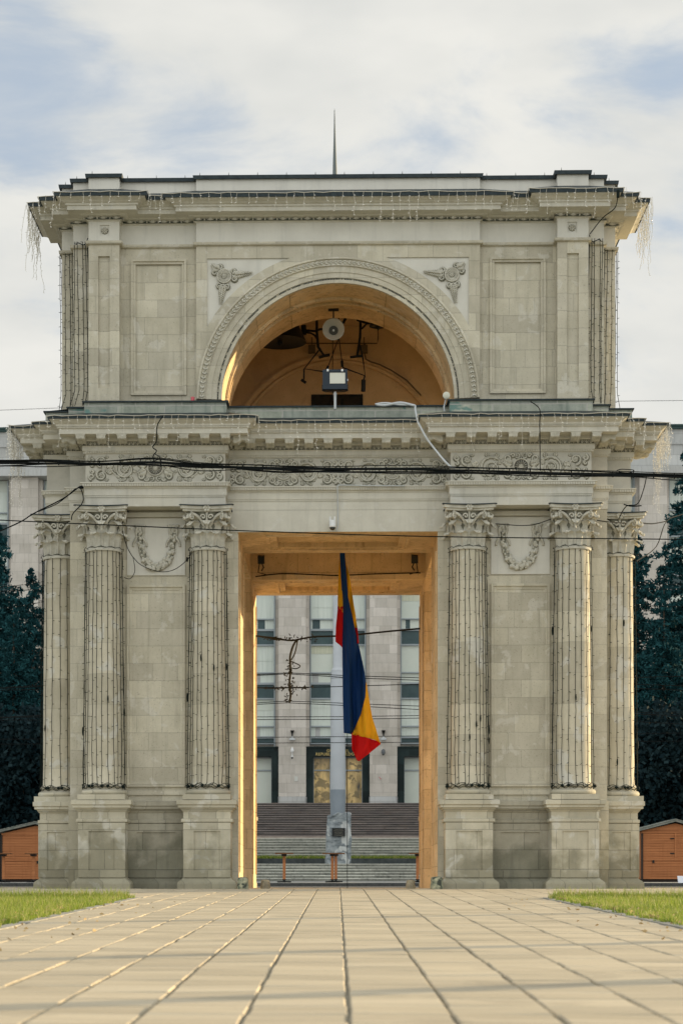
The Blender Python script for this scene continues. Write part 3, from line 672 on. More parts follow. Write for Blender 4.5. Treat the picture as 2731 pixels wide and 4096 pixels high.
# ornament strips along the entablature
def segs(path, o, faces='F'):
    k = len(path); out = []
    P0 = [Vector(p) for p in path]; nr = []
    for i in range(k):
        a = (P0[i] - P0[i - 1]).normalized(); c = (P0[(i + 1) % k] - P0[i]).normalized(); n1 = Vector((a.y, -a.x)); n2 = Vector((c.y, -c.x)); nr.append(n1 + n2 if abs(n1.dot(n2)) < .5 else n1)
    for i in range(k):
        p, q = P0[i] + nr[i] * o, P0[(i + 1) % k] + nr[(i + 1) % k] * o
        d = (P0[(i + 1) % k] - P0[i]).normalized(); nn = Vector((d.y, -d.x))
        if (nn.y < -.5 and p.y < YC) or (abs(nn.x) > .5 and p.y < 37.2 and q.y < 37.2): out.append((p, q, nn))
    return out
def teeth(b, path, o, z0, z1, pitch, w, d, round_=False):
    for p, q, nn in segs(path, o):
        Ls = (q - p).length
        if Ls < pitch: continue
        n = int(Ls / pitch); t = (q - p).normalized(); st = (Ls - (n - 1) * pitch) / 2
        for i in range(n):
            c = p + t * (st + i * pitch)
            if round_:
                M = Matrix.Rotation(math.atan2(t.y, t.x), 3, 'Z'); b.ell((c.x, c.y, (z0 + z1) / 2), w / 2, d, (z1 - z0) / 2, 6, 4, M)
            else:
                M = Matrix.Rotation(math.atan2(t.y, t.x), 3, 'Z'); b.rbox((c.x + nn.x * d / 2, c.y + nn.y * d / 2, (z0 + z1) / 2), w, d, z1 - z0, M)
b = MB(); teeth(b, ENT, .062, zz(1945), zz(1935), .045, .028, .035); teeth(b, ENT, .03, zz(1810), zz(1801), .045, .026, .02)
teeth(b, ENT, .455, zz(1707, .45), zz(1702, .45), .045, .026, .012); teeth(b, ENT, .0, zz(1987.5), zz(1984), .035, .02, .028)
part('dentil_band', b, PLASTER, cornice)
def eggs(b, path, o, z0, z1, pitch):
    h = z1 - z0; zc = (z0 + z1) / 2
    for p, q, nn in segs(path, o):
        Ls = (q - p).length
        if Ls < pitch * .6: continue
        n = max(1, round(Ls / pitch)); pt = Ls / n; t = (q - p).normalized(); M = Matrix.Rotation(math.atan2(t.y, t.x), 3, 'Z')
        for i in range(n):
            c = p + t * ((i + .5) * pt)
            b.ell((c.x, c.y, zc + h * .08), pt * .20, h * .28, h * .52, 8, 5, M)
            pts = []
            for k in range(9):                                # the rim round each egg
                a = PI + PI * k / 8; u = math.cos(a) * pt * .36; pts.append((c.x + t.x * u + nn.x * .02, c.y + t.y * u + nn.y * .02, zc + h * .42 + math.sin(a) * h * .85))
            b.tube(pts, h * .07, 4)
            c = p + t * (i * pt)
            if i: 
                b.ell((c.x, c.y, zc - h * .1), pt * .07, h * .18, h * .4, 5, 4, M)
                b.ell((c.x, c.y, zc + h * .3), pt * .11, h * .2, h * .12, 5, 4, M)
b = MB(); b.cur = 1; b.sweep(ENT, [(.075, zz(1777, .1)), (.075, zz(1761, .12))]); b.cur = 0; eggs(b, ENT, .095, zz(1778, .1), zz(1759, .15), .078); part('egg_and_dart', b, [CARVE, GRIME_SHADE], cornice)
# modillions
mm = MB()
pr = [(0, 0), (0, -.115), (.05, -.118), (.10, -.10), (.15, -.07), (.20, -.075), (.225, -.09), (.25, -.075), (.255, -.04), (.255, 0)]
k = len(pr); w = .078
vs = [(-w, -a, z) for a, z in pr] + [(w, -a, z) for a, z in pr]
mm.add(vs, [tuple(range(k)), tuple(range(2 * k - 1, k - 1, -1))] + [(i, (i + 1) % k, k + (i + 1) % k, k + i) for i in range(k)])
mm.box(-w - .012, w + .012, -.262, 0, -.022, .0)
for u in (-.045, 0, .045): mm.tube([(u, -a, z) for a, z in pr[1:-1]], .011, 5)
mmesh = mm.mesh('modillion', [CARVE])
def mod(x, y, a):
    o = link('modillion', mmesh, cornice, (x, y, zc_m - .002)); o.rotation_euler = (0, 0, a)
for s in (-1, 1):
    for i in range(8): mod(s * (2.02 + i * .3735), Yr - .16, 0)
    for i in range(5): mod(s * (.175 + i * .352), Yf - .16, 0)
    mod(s * 5.16, Ys - .16, 0); mod(s * 4.83, Yf - .16, 0); mod(s * 5.52, Ys - .16, 0)
    for yy in (35.0, 35.45): mod(s * (2.05 - .16), yy, -s * PI / 2)
    for yy in (35.05, 35.4): mod(s * (4.585 + .16), yy, s * PI / 2)
    for yy in (35.75, 36.05, 36.4): mod(s * (5.4 + .16), yy, s * PI / 2)
# --- frieze relief
def spiral(b, cx, cz, R, a0, turns, sgn, y, r0=.024, r1=.011, n=26):
    pts = []; rs_ = []
    for k in range(n):
        t = k / (n - 1); a = a0 + sgn * turns * 2 * PI * t; r = R * (1 - .80 * t)
        pts.append((cx + r * math.cos(a), y, cz + r * math.sin(a))); rs_.append(r0 + (r1 - r0) * t)
    b.tube(pts, rs_, 6); old = b.cur; b.cur = 1; b.tube([(p[0] + .004, p[1] + .012, p[2] - .006) for p in pts], [q + .012 for q in rs_], 5); b.cur = old; return pts
def rosette(b, cx, cz, R, y, n=8):
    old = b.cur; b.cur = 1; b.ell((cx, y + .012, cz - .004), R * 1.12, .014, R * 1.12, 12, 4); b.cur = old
    b.ell((cx, y - R * .15, cz), R * .3, R * .3, R * .3, 7, 4)
    for k in range(n):
        a = 2 * PI * k / n; M = Matrix.Rotation(-a, 3, 'Y')
        b.ell((cx + R * .62 * math.cos(a), y, cz + R * .62 * math.sin(a)), R * .38, R * .30, R * .2, 6, 4, M)
def leafspray(b, x, z, ang, L_, y, n=5, w=.5):
    """a flat acanthus spray: a stem with lobes that shrink to the tip"""
    dx, dz = math.cos(ang), math.sin(ang)
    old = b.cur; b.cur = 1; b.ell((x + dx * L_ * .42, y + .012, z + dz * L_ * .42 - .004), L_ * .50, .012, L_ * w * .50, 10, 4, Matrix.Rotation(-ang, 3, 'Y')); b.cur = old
    b.tube([(x, y, z), (x + dx * L_ * .5, y - .006, z + dz * L_ * .5), (x + dx * L_, y, z + dz * L_)], [L_ * .05, L_ * .045, L_ * .02], 5)
    for i in range(n):
        t = (i + .4) / n; r = L_ * w * .34 * (1 - t * .72)
        for s in (-1, 1):
            a = ang + s * .85; cx = x + dx * L_ * t + math.cos(a) * r * .9; cz = z + dz * L_ * t + math.sin(a) * r * .9
            b.ell((cx, y, cz), r, r * .75, r * .5, 7, 4, Matrix.Rotation(-a, 3, 'Y'))
def frieze_half(b, cx, cz, s, y, Wd, H):
    """one half of a frieze field, s = direction from the medallion; Wd half width, H height"""
    u = Wd / 279.0; v = H / 112.0
    X = lambda a: cx + s * a * u
    Z = lambda a: cz + a * v
    sp = lambda ax, az, R, a0, t, g: spiral(b, X(ax), Z(az), R * v, (a0 if s > 0 else PI - a0), t, g * s, y)
    leafspray(b, X(36), Z(8), (.35 if s > 0 else PI - .35), 46 * u, y, 5, .8); leafspray(b, X(36), Z(-10), (-.4 if s > 0 else PI + .4), 46 * u, y, 5, .8)
    for sg in (-1, 1):
        sp(58, 34 * sg, 15, -PI / 2 * sg, 1.4, -sg); sp(34, 46 * sg, 9, 0, 1.2, sg)
    # big scroll
    sp(124, -4, 47, PI * .75, 1.7, -1); rosette(b, X(124), Z(-6), 15 * v, y - .005)
    for k in range(9):
        a = k * .7 - 1; leafspray(b, X(124) + s * 36 * v * math.cos(a), Z(-4) + 36 * v * math.sin(a), (a + .9 if s > 0 else PI - a - .9), 19 * u, y, 3, .9)
    # wave stem to the outer pair of scrolls
    b.tube([(X(t), y, Z(46 * math.cos((t - 75) / 150 * PI * 2.0) * .75)) for t in range(80, 232, 6)], .013, 5)
    leafspray(b, X(172), Z(14), (-.25 if s > 0 else PI + .25), 38 * u, y, 4, .8); leafspray(b, X(175), Z(-18), (.3 if s > 0 else PI - .3), 36 * u, y, 4, .8)
    for sg in (-1, 1):
        sp(222, 29 * sg, 24, -PI / 2 * sg, 1.3, sg); rosette(b, X(222), Z(29 * sg), 13 * v, y - .005, 7)
        sp(262, 36 * sg, 13, PI / 2 * sg, 1.3, -sg); sp(262, 14 * sg, 8, PI / 2 * sg, 1.1, sg)
        leafspray(b, X(192), Z(48 * sg), (0 if s > 0 else PI), 20 * u, y, 3, .8); leafspray(b, X(88), Z(48 * sg), (0 if s > 0 else PI), 26 * u, y, 3, .8)
        leafspray(b, X(150), Z(50 * sg), (0 if s < 0 else PI), 24 * u, y, 3, .8)
def medallion(b, cx, cz, R, y):
    M = Matrix.Rotation(PI / 2, 3, 'X')
    b.lathe([(R * .86, -.01), (R * .86, .02), (R * .93, .03), (R, .02), (R, -.01)], (cx, y, cz), 26, M)
    b.ell((cx, y, cz), R * .16, .02, R * .16, 8, 4); rosette(b, cx, cz, R * .36, y)
    for k in range(16):
        a = 2 * PI * k / 16; b.tube([(cx + R * .35 * math.cos(a), y, cz + R * .35 * math.sin(a)), (cx + R * .78 * math.cos(a), y, cz + R * .78 * math.sin(a))], [.005, .011], 4)
zfc = (zf0 + zf1) / 2; Hf = (zf1 - zf0) * .93
def relief(cx, y, hw):
    b = MB(); medallion(b, cx, zfc, .30 * Hf, y)
    for sg in (-1, 1):
        for s2 in (-1, 1): spiral(b, cx + sg * .07, zfc + s2 * Hf * .38, .055, PI / 2 * s2, 1.2, sg * s2, y, .013, .006, 14)
    for s in (-1, 1): frieze_half(b, cx, zfc, s, y, hw, Hf)
    return b
for s in (-1, 1): part('frieze_relief', relief(s * (2.05 + 4.585) / 2, Yr - .014, 1.235), [CARVE, SOOT_SHADE], frieze, smooth='all')
for s in (-1, 1): part('frieze_relief', relief(s * 1.0, Yf - .014, 1.0), [CARVE, SOOT_SHADE], frieze, smooth='all')
# --- attic
AX = 2.60; Yc_ = 35.50; Yp = 35.62; Yq = 35.38
q = [(AX, Yc_), (AX, Yp), (4.0, Yp), (4.0, Yq), (4.565, Yq), (4.565, Yp), (4.88, Yp), (4.88, 35.92), (5.13, 35.92), (5.13, 36.5), (4.88, 36.5)]
ATT = loop(q)
ZA0 = 8.3; ZS0 = PZ(973, Yq); ZS1 = PZ(957, Yq); ZF1 = PZ(877, Yq); ZEG = PZ(868, Yq - .08)
RA = 464 * Yc_ / F; ZAC = PZ(1598, Yc_)
base = MB().sweep(ATT, [(0, ZA0), (0, (ZS0 + ZS1) / 2), (0, ZF1)], cap_top=True, cap_bot=True)
def arc(r, n=40, a0=0, a1=PI): return [(r * math.cos(a0 + (a1 - a0) * i / n), ZAC + r * math.sin(a0 + (a1 - a0) * i / n)) for i in range(n + 1)]
tun = MB().prism_xz(arc(RA) + [(-RA, 8.6), (RA, 8.6)], 34, 38.0)
cham = MB().box(-2.45, 2.45, 37.65, 41.12, 8.6, 11.95)
side = MB(); pr_ = [(39.385 + 1.62 * math.cos(PI * i / 24), ZAC + .75 + 1.62 * math.sin(PI * i / 24)) for i in range(25)] + [(39.385 - 1.62, 8.6), (39.385 + 1.62, 8.6)]
k = len(pr_); side.add([(2.3, a, z) for a, z in pr_] + [(8, a, z) for a, z in pr_], [tuple(range(k)), tuple(range(2 * k - 1, k - 1, -1))] + [(i, (i + 1) % k, k + (i + 1) % k, k + i) for i in range(k)])
cuts = [tun, cham, side]
RS = 600 * Yc_ / F; sx0 = abs(PX(828, Yc_)); sz1 = PZ(1030, Yc_)
for s in (-1, 1):
    a_a = math.asin((sz1 - ZAC) / RS); a_b = math.acos(sx0 / RS)
    pts = [(s * RS * math.cos(a_b + (a_a - a_b) * i / 16), ZAC + RS * math.sin(a_b + (a_a - a_b) * i / 16)) for i in range(17)] + [(s * sx0, sz1)]
    cuts.append(MB().prism_xz(pts, 35.0, Yc_ + .03))
# recesses in the attic pilasters and side panels
for s in (-1, 1):
    xa, xb = sorted((s * abs(PX(391, Yq)), s * abs(PX(437, Yq)))); cuts.append(MB().box(xa, xb, 35, Yq + .05, PZ(1547, Yq), PZ(1018, Yq)))
    xa, xb = sorted((s * abs(PX(410, Yq) - .11), s * abs(PX(410, Yq) + .11 - .02)))
    cuts.append(MB().box(s * 4.27 - .085, s * 4.27 + .085, 35, Yq + .03, PZ(936, Yq), PZ(893, Yq)))
    xa, xb = sorted((s * abs(PX(540, Yp)), s * abs(PX(728, Yp)))); cuts.append(MB().box(xa, xb, 35.0, Yp + .035, PZ(1565, Yp), PZ(1052, Yp)))
b = boolean(base, cuts)
for i, f in enumerate(b.f):
    c = [sum(b.v[j][k] for j in f) / len(f) for k in range(3)]
    rr = math.hypot(c[0], c[2] - ZAC)
    if c[2] > (ZS0 + ZS1) / 2 + .01 and (c[1] < Yp + .2 or abs(c[0]) > 4.6): b.m[i] = 1
    elif Yc_ + .005 < c[1] < 37.6 and rr < RA + .05 and c[2] < 11.5: b.m[i] = 2
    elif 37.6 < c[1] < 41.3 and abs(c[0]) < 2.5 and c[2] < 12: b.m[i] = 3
    elif abs(c[1] - (Yc_ + .03)) < .01: b.m[i] = 1
attic = part('attic_wall', b, [STONE, PAINT, OCHRE, OCHRE_D], arch)
b = MB(); b.sweep(ATT, [(0.002, ZS0), (.05, ZS0 + .015), (.055, ZS1 - .01), (.0, ZS1 + .01)]); part('string_course', b, STONE, arch)
for s in (-1, 1):
    b = MB(); xa, xb = sorted((s * abs(PX(523, Yp)), s * abs(PX(745, Yp)))); frame_xz(b, xa, xb, PZ(1578, Yp), PZ(1034, Yp), Yp, .085, .045); part('attic_panel_frame', b, STONE, arch)
# attic cornice
def za(py, o=0): return PZ(py, Yq - o)
zco = za(831, .35)
prof = [(0, ZF1 - .01), (.02, ZF1), (.02, ZF1 + .02), (.05, ZEG), (.03, ZEG + .01), (.03, zco - .025), (.12, zco - .02), (.15, zco), (.35, zco), (.35, za(814, .35)), (.375, za(812, .37)), (.38, za(804, .38)), (.41, za(800, .4)), (.44, za(792, .44)), (.49, za(783, .49)), (.52, za(778, .52)), (.52, za(774, .52))]
b = MB(); b.sweep(ATT, prof); acor = part('attic_cornice', b, PLASTER, arch)
zt2 = za(774, .52)
b = MB(); b.sweep(ATT, [(.51, zt2), (.55, zt2 - .01), (.56, zt2 + .06), (0, PZ(753, Yq) + .02)]); part('cornice_flashing', b, FLASH, arch)
b = MB(); b.sweep(ATT, [(.0, PZ(753, Yq) - .1), (0, za(703))]); part('roof_parapet', b, PAINT, arch)
zr = za(703)
b = MB(); b.sweep(ATT, [(0, zr), (.05, zr - .01), (.06, zr + .055), (0.0, zr + .075)], cap_top=True)
for p_, q_, nn in segs(ATT, .03):
    if nn.y < -.5:
        n_ = int((q_ - p_).length / .53)
        for i in range(n_ + 1):
            c = p_ + (q_ - p_).normalized() * (i * .53 + .1)
            if c.x < q_.x: b.tube([(c.x, c.y, zr + .06), (c.x, c.y, zr + .115)], [.008, .002], 4)
part('roof_edge', b, FLASH, arch)
b = MB(); b.cur = 1; b.sweep(ATT, [(.035, ZEG + .005), (.035, zco - .03)]); b.cur = 0; eggs(b, ATT, .065, ZEG + .0, zco - .012, .218); part('egg_and_dart', b, [CARVE, GRIME_SHADE], acor)
for s in (-1, 1):
    b = MB(); rosette(b, s * 4.27, PZ(914, Yq), .062, Yq + .015, 8); part('rosette', b, [CARVE, SOOT_SHADE], arch, smooth='all')
# archivolt
def ring(b, prof, y, n=64, a0=0, a1=PI):
    vs = []; k = len(prof)
    for i in range(n + 1):
        a = a0 + (a1 - a0) * i / n
        for r, p in prof: vs.append((r * math.cos(a), y - p, ZAC + r * math.sin(a)))
    b.add(vs, [(i * k + j, i * k + j + 1, (i + 1) * k + j + 1, (i + 1) * k + j) for i in range(n) for j in range(k - 1)])
pu = Yc_ / F
b = MB(); ring(b, [(RA + .002, -.3), (RA + .002, .045), (476 * pu, .05), (478 * pu, .03), (482 * pu, .03), (484 * pu, .06), (502 * pu, .065), (505 * pu, .08), (526 * pu, .085), (530 * pu, .12), (534 * pu, .10), (552 * pu, .10), (556 * pu, .13), (563 * pu, .12), (566 * pu, .02), (566 * pu, -.01)], Yc_)
arv = part('archivolt', b, STONE, arch, smooth=True)
b = MB(); nl = 92
for i in range(nl):
    a = PI * (i + .5) / nl; r = 543 * pu
    for s in (-1, 1):
        M = Matrix.Rotation(-(a + s * .7), 3, 'Y'); b.ell(((r + s * .018) * math.cos(a), Yc_ - .11, ZAC + (r + s * .018) * math.sin(a)), .018, .018, .030, 6, 4, M)
    b.ell((r * math.cos(a + PI / nl / 2), Yc_ - .115, ZAC + r * math.sin(a + PI / nl / 2)), .012, .014, .012, 5, 4)
part('leaf_band', b, CARVE, arv, smooth='all')
b = MB(); nl = 240
for i in range(nl):
    if random.random() < .8:
        a = PI * (i + .5) / nl; b.rbox((480 * pu * math.cos(a), Yc_ - .035, ZAC + 480 * pu * math.sin(a)), .018, .02, .014, Matrix.Rotation(-a, 3, 'Y'))
part('bead_band', b, FLASH, arv)
b = MB()
for yy in (36.35, 36.62): ring(b, [(RA + .01, -.05), (RA - .05, -.045), (RA - .055, .0), (RA - .05, .045), (RA + .01, .05)], yy, 48)
part('vault_rib', b, OCHRE, arch)
# rear arch outline inside the chamber with its blocked opening and the dark hatch
b = MB(); ring(b, [(2.17, -.02), (2.17, .05), (2.22, .07), (2.26, .04), (2.32, .07), (2.36, .07), (2.36, -.02)], 41.12, 48); part('inner_archivolt', b, OCHRE_D, arch)
b = MB(); hx0, hx1 = PX(1245, 41.1), PX(1451, 41.1); hz = PZ(1578, 41.1); b.box(hx0, hx1, 41.09, 41.115, 8.65, hz); part('hatch', b, GLASSDK, arch)
# spandrel ornaments
def spandrel(s):
    b = MB(); sc = Yc_ / F; y = Yc_ + .022; cx, cz = s * abs(PX(896, Yc_)), PZ(1101, Yc_)
    M = Matrix.Rotation(PI / 2, 3, 'X')
    b.lathe([(30 * sc, -.03), (30 * sc, .04), (27 * sc, .05), (24 * sc, .025), (10 * sc, .02)], (cx, y, cz), 24, M)
    for k in range(20):
        a = 2 * PI * k / 20; b.tube([(cx + 11 * sc * math.cos(a), y - .025, cz + 11 * sc * math.sin(a)), (cx + 24 * sc * math.cos(a), y - .03, cz + 24 * sc * math.sin(a))], [.005, .010], 4)
    rosette(b, cx, cz, 11 * sc, y - .03, 8)
    def spray(ang, L_):
        dx, dz = math.cos(ang), math.sin(ang); x0, z0 = cx + dx * 32 * sc, cz + dz * 32 * sc
        for sg in (-1, 1): spiral(b, x0 - dz * sg * 15 * sc + dx * 6 * sc, z0 + dx * sg * 15 * sc + dz * 6 * sc, 11 * sc, ang, 1.2, sg, y - .015, .018, .012, 14)
        n_ = 10
        for i in range(n_):
            t = i / n_; r = 13 * sc * (1 - .66 * t)
            for sg in (-1, 0, 1):
                a = ang + sg * .8; px = x0 + dx * L_ * t + math.cos(a) * r * (.9 if sg else 1.3); pz = z0 + dz * L_ * t + math.sin(a) * r * (.9 if sg else 1.3)
                b.ell((px, y - .015 - (.025 if sg == 0 else 0), pz), r * (.55 if sg == 0 else 1), r * .6, r * .36, 7, 4, Matrix.Rotation(-a, 3, 'Y'))
    L0 = 82 * sc
    if s < 0: A = (2.36, .12, -1.70)
    else: A = (PI - 2.36, PI - .12, PI + 1.70)
    spray(A[0], 34 * sc); spray(A[1], L0); spray(A[2], L0)
    return b
for s in (-1, 1): part('spandrel_ornament', spandrel(s), [CARVE, SOOT_SHADE], arch, smooth='all')
# ================================================================ FITTINGS OF THE ARCH
def zigzag(p0, p1, n, j, r): 
    p0, p1 = Vector(p0), Vector(p1); out = []
    for i in range(n + 1):
        p = p0.lerp(p1, i / n)
        if 0 < i < n: p = p + Vector((r.uniform(-j, j), r.uniform(-j * .3, j * .3), r.uniform(-j, j) * .3))
        out.append(p)
    return out
def poly(pts, Y): return [P(x, y, Y) for x, y in pts]
def px_tube(b, pts, Y, r, n=6): b.tube(poly(pts, Y), r, n)
def smooth(pts, n=8):
    """Catmull-Rom through 3-D points"""
    pts = [Vector(p) for p in pts]; out = []
    for i in range(len(pts) - 1):
        a, b_, c, d = pts[max(i - 1, 0)], pts[i], pts[i + 1], pts[min(i + 2, len(pts) - 1)]
        for k in range(n):
            t = k / n; out.append(.5 * ((2 * b_) + (c - a) * t + (2 * a - 5 * b_ + 4 * c - d) * t * t + (3 * b_ - a - 3 * c + d) * t ** 3))
    out.append(pts[-1]); return out
# horn loudspeaker under the vault
x, y_, z = P(1333.5, 1317, 36.9); M = Matrix.Rotation(PI / 2, 3, 'X')
t = thing('horn_loudspeaker', 'round pale horn loudspeaker hanging under the crown of the upper arch', 'loudspeaker', (x, y_, z))
b = MB(); b.lathe([(.205, .0), (.21, .012), (.20, .018), (.185, .0), (.14, -.03), (.095, -.07), (.06, -.12), (.045, -.20), (.062, -.27), (.11, -.20), (.16, -.1), (.205, .0)], (x, y_, z), 32, M, caps=False)
part('horn', b, mat('cream_horn', (.42, .40, .33), .5), t, smooth=True)
b = MB(); b.lathe([(0, -.088), (.088, -.072), (.08, -.12)], (x, y_, z), 24, M, caps=False); part('throat_shade_disc', b, mat('throat_shade', (.06, .06, .05), .7), t, smooth=True)  # dark disc standing in for the shade deep in the horn
b = MB(); b.lathe([(.06, -.27), (.09, -.28), (.09, -.42), (0, -.43)], (x, y_, z), 20, M); part('driver', b, BLACKMET, t, smooth=True)
b = MB(); b.lathe([(.022, -.2), (.022, -.07), (.015, -.05), (0, -.045)], (x, y_, z), 14, M); part('cone', b, WHITE, t, smooth=True)
b = MB(); b.tube([(x, y_ + .2, z + .08), (x, y_ + .2, ZAC + RA + .01)], .014, 6); b.box(x - .1, x + .1, y_ + .12, y_ + .28, ZAC + RA - .012, ZAC + RA + .005); part('bracket', b, BLACKMET, t)
# floodlight on its post
YL = 35.30
x0, z1 = PX(1291, YL), PZ(1480, YL); x1, z0 = PX(1388, YL), PZ(1556, YL); xm = PX(1340, YL)
t = thing('floodlight', 'black square floodlight standing on a pale post in front of the upper arch', 'floodlight', (xm, YL, PZ(1630, YL)))
b = MB(); b.box(x0, x1, YL, YL + .14, z0, z1); b.box(x0 + .03, x1 - .03, YL + .14, YL + .22, z0 + .03, z1 - .03)
b.box(x0 - .004, x1 + .004, YL - .02, YL - .001, z1 - .035, z1 + .006); b.box(x0 - .004, x1 + .004, YL - .02, YL - .001, z0 - .004, z0 + .07); b.box(x0 - .004, x0 + .12, YL - .02, YL - .001, z0 + .071, z1 - .036); b.box(x1 - .03, x1 + .004, YL - .02, YL - .001, z0 + .071, z1 - .036)
part('housing', b, mat('dark_blue_housing', (.012, .022, .035), .4), t)
b = MB(); b.box(x0 + .125, x1 - .035, YL - .008, YL - .002, z0 + .10, z1 - .05); part('lens', b, mat('frosted_lens', (.62, .62, .54), .3), t)
b = MB(); [b.box(xx - .018, xx + .018, YL - .03, YL - .02, z1 - .03, z1 + .012) for xx in (x0 + .09, x1 - .09)]; b.box(x1 - .006, x1 + .018, YL + .03, YL + .05, (z0 + z1) / 2 - .02, (z0 + z1) / 2 + .02); part('clamp', b, WHITE, t)
b = MB(); b.tube([(x0 - .01, YL + .08, z0 + .1), (x0 - .01, YL + .08, z0 - .01), (x0 + .05, YL + .08, z0 - .03), (x1 - .05, YL + .08, z0 - .03), (x1 + .01, YL + .08, z0 - .01), (x1 + .01, YL + .08, z0 + .1)], .010, 5); part('yoke', b, BLACKMET, t)
b = MB(); b.tube([(xm, YL + .08, z0 - .03), (xm, YL + .08, PZ(1632, YL))], .024, 10); b.tube([(xm, YL + .08, z0 - .06), (xm, YL + .08, z0 - .09)], .032, 10); part('post', b, GREYHOSE, t, smooth=True)
# bells, clock linkage, pipe
DK = mat('dark_bronze', (.018, .02, .018), .5, .5)
def bell(px, py, rpx, Y, label):
    x, _, z = P(px, py, Y); r = rpx * Y / F
    t = thing('bell', label, 'bell', (x, Y, z))
    b = MB(); b.lathe([(r * .9, .02), (r, 0), (r * .97, .05), (r * .8, r * .45), (r * .62, r * .9), (r * .52, r * 1.3), (r * .4, r * 1.5), (0, r * 1.58)], (x, Y, z), 32); part('bell_body', b, DK, t, smooth=True)
    b = MB(); b.tube([(x, Y, z + r), (x, Y, z + .03)], .02, 6); b.ell((x, Y, z - .01), .05, .05, .06); part('clapper', b, DK, t)
    b = MB(); b.tube([(x, Y, z + r * 1.5), (x, Y, 11.96)], .035, 6); part('hanger', b, DK, t)
bell(1120, 1368, 105, 38.9, 'large dark bell half hidden at the upper left of the arch vault')
bell(1512, 1306, 36, 39.2, 'small dark bell high at the right under the arch vault')
c8 = lambda x, y: (1000 + x / 2.24, 1200 + y / 2.24)
def frame8(b, pts, Y, r): b.tube(poly([c8(*p) for p in pts], Y), r, 6)
t = thing('hammer_mechanism', 'black jointed rods and brackets hanging left of the horn loudspeaker', 'mechanism', P(*c8(600, 300), 39.5))
b = MB(); frame8(b, [(597, 120), (598, 270), (602, 330), (610, 420), (628, 445)], 39.5, .028); frame8(b, [(628, 445), (665, 500)], 39.5, .022); frame8(b, [(615, 515), (660, 500), (715, 490)], 39.5, .03); part('upright', b, DK, t)
b = MB(); frame8(b, [(480, 225), (480, 310)], 39.5, .055); frame8(b, [(485, 268), (590, 278), (620, 262), (660, 258)], 39.5, .024); frame8(b, [(497, 288), (545, 295), (580, 315), (602, 350)], 39.5, .02); part('hammer', b, DK, t)
b = MB(); frame8(b, [(615, 450), (485, 615), (660, 640)], 39.5, .016); frame8(b, [(483, 615), (482, 710)], 39.5, .016); frame8(b, [(460, 712), (500, 740)], 39.5, .03); part('rod', b, DK, t)
t = thing('hammer_mechanism', 'black jointed rods and brackets hanging right of the horn loudspeaker', 'mechanism', P(*c8(990, 300), 39.5))
b = MB(); frame8(b, [(990, 120), (988, 250), (985, 330), (975, 400), (958, 505)], 39.5, .026); frame8(b, [(895, 512), (960, 505), (1010, 502)], 39.5, .028); frame8(b, [(955, 175), (1030, 200), (1090, 205)], 39.5, .03); frame8(b, [(1090, 208), (1040, 215), (1000, 260)], 39.5, .02); part('upright', b, DK, t)
b = MB(); frame8(b, [(978, 380), (1010, 520), (1030, 680), (830, 605), (822, 550)], 39.5, .016); frame8(b, [(1028, 680), (1018, 715)], 39.5, .016); frame8(b, [(1016, 715), (1013, 820)], 39.5, .045); frame8(b, [(822, 545), (826, 600)], 39.5, .028); part('rod', b, DK, t)
b = MB(); frame8(b, [(822, 545), (797, 350), (793, 160)], 39.5, .010); frame8(b, [(690, 620), (790, 350), (835, 200)], 39.5, .010); frame8(b, [(835, 205), (855, 165)], 39.5, .03); frame8(b, [(740, 900), (740, 120)], 39.4, .008); frame8(b, [(685, 625), (700, 590)], 39.5, .025)
solo('pull_wire', b, DK, 'thin black pull wires crossing behind the floodlight', 'wires', P(*c8(790, 350), 39.5))
b = MB(); frame8(b, [(440, 385), (740, 388), (1138, 390), (1145, 350), (1148, 250)], 41.0, .014); frame8(b, [(1028, 395), (1020, 440), (1035, 530), (1080, 555), (1160, 580), (1260, 630), (1400, 720), (1530, 860)], 41.0, .016)
for q_ in ((553, 436), (1020, 440)):
    xx, yy, z_ = P(*c8(*q_), 41.0); b.box(xx - .075, xx + .075, yy - .04, yy + .08, z_ - .08, z_ + .08); b.tube([(xx, yy, z_ + .08), (xx, yy, z_ + .25)], .012, 5)
solo('conduit', b, mat('ochre_pipe', (.11, .08, .04), .6), 'dark conduit pipe with two junction boxes on the wall behind the bells', 'conduit', P(*c8(740, 390), 41.0))
# antenna puck and grey hose on the ledge
x, _, z = P(1783.5, 1586, 35.2)
t = thing('round_antenna', 'round cream antenna disc on a bent stalk at the right foot of the upper arch', 'antenna', (x, 35.2, z))
b = MB(); b.lathe([(0, 0), (.062, 0), (.066, .01), (.066, .05), (.05, .06), (0, .065)], (x, 35.2, z), 20, M); part('disc', b, mat('cream_disc', (.58, .58, .48), .4), t, smooth=True)
b = MB(); b.tube(smooth([(x - .01, 35.25, z - .05), (x - .02, 35.25, z - .12), (x - .04, 35.2, z - .2), (x - .03, 35.2, z - .28)]), .014, 6); part('stalk', b, GREYHOSE, t, smooth=True)
pts = [P(1500, 1618, 35.2), P(1540, 1613, 35.2), P(1600, 1620, 35.15), P(1655, 1622, 35.1), P(1660, 1640, 34.9), P(1668, 1680, 34.75), P(1676, 1700, 34.65), P(1704, 1753, 34.6), P(1735, 1795, 34.6), P(1770, 1838, 34.5), P(1800, 1868, 34.2), P(1818, 1876, 33.6)]
b = MB(); b.tube(smooth(pts, 6), .019, 8); b.tube(smooth([P(1655, 1624, 35.1), P(1600, 1612, 35.15), P(1540, 1622, 35.2), P(1505, 1619, 35.2)], 6), .024, 8)
solo('conduit_hose', b, GREYHOSE, 'grey corrugated hose coming off the ledge and curving down over the cornice', 'hose', P(1668, 1680, 34.7), smooth='all')
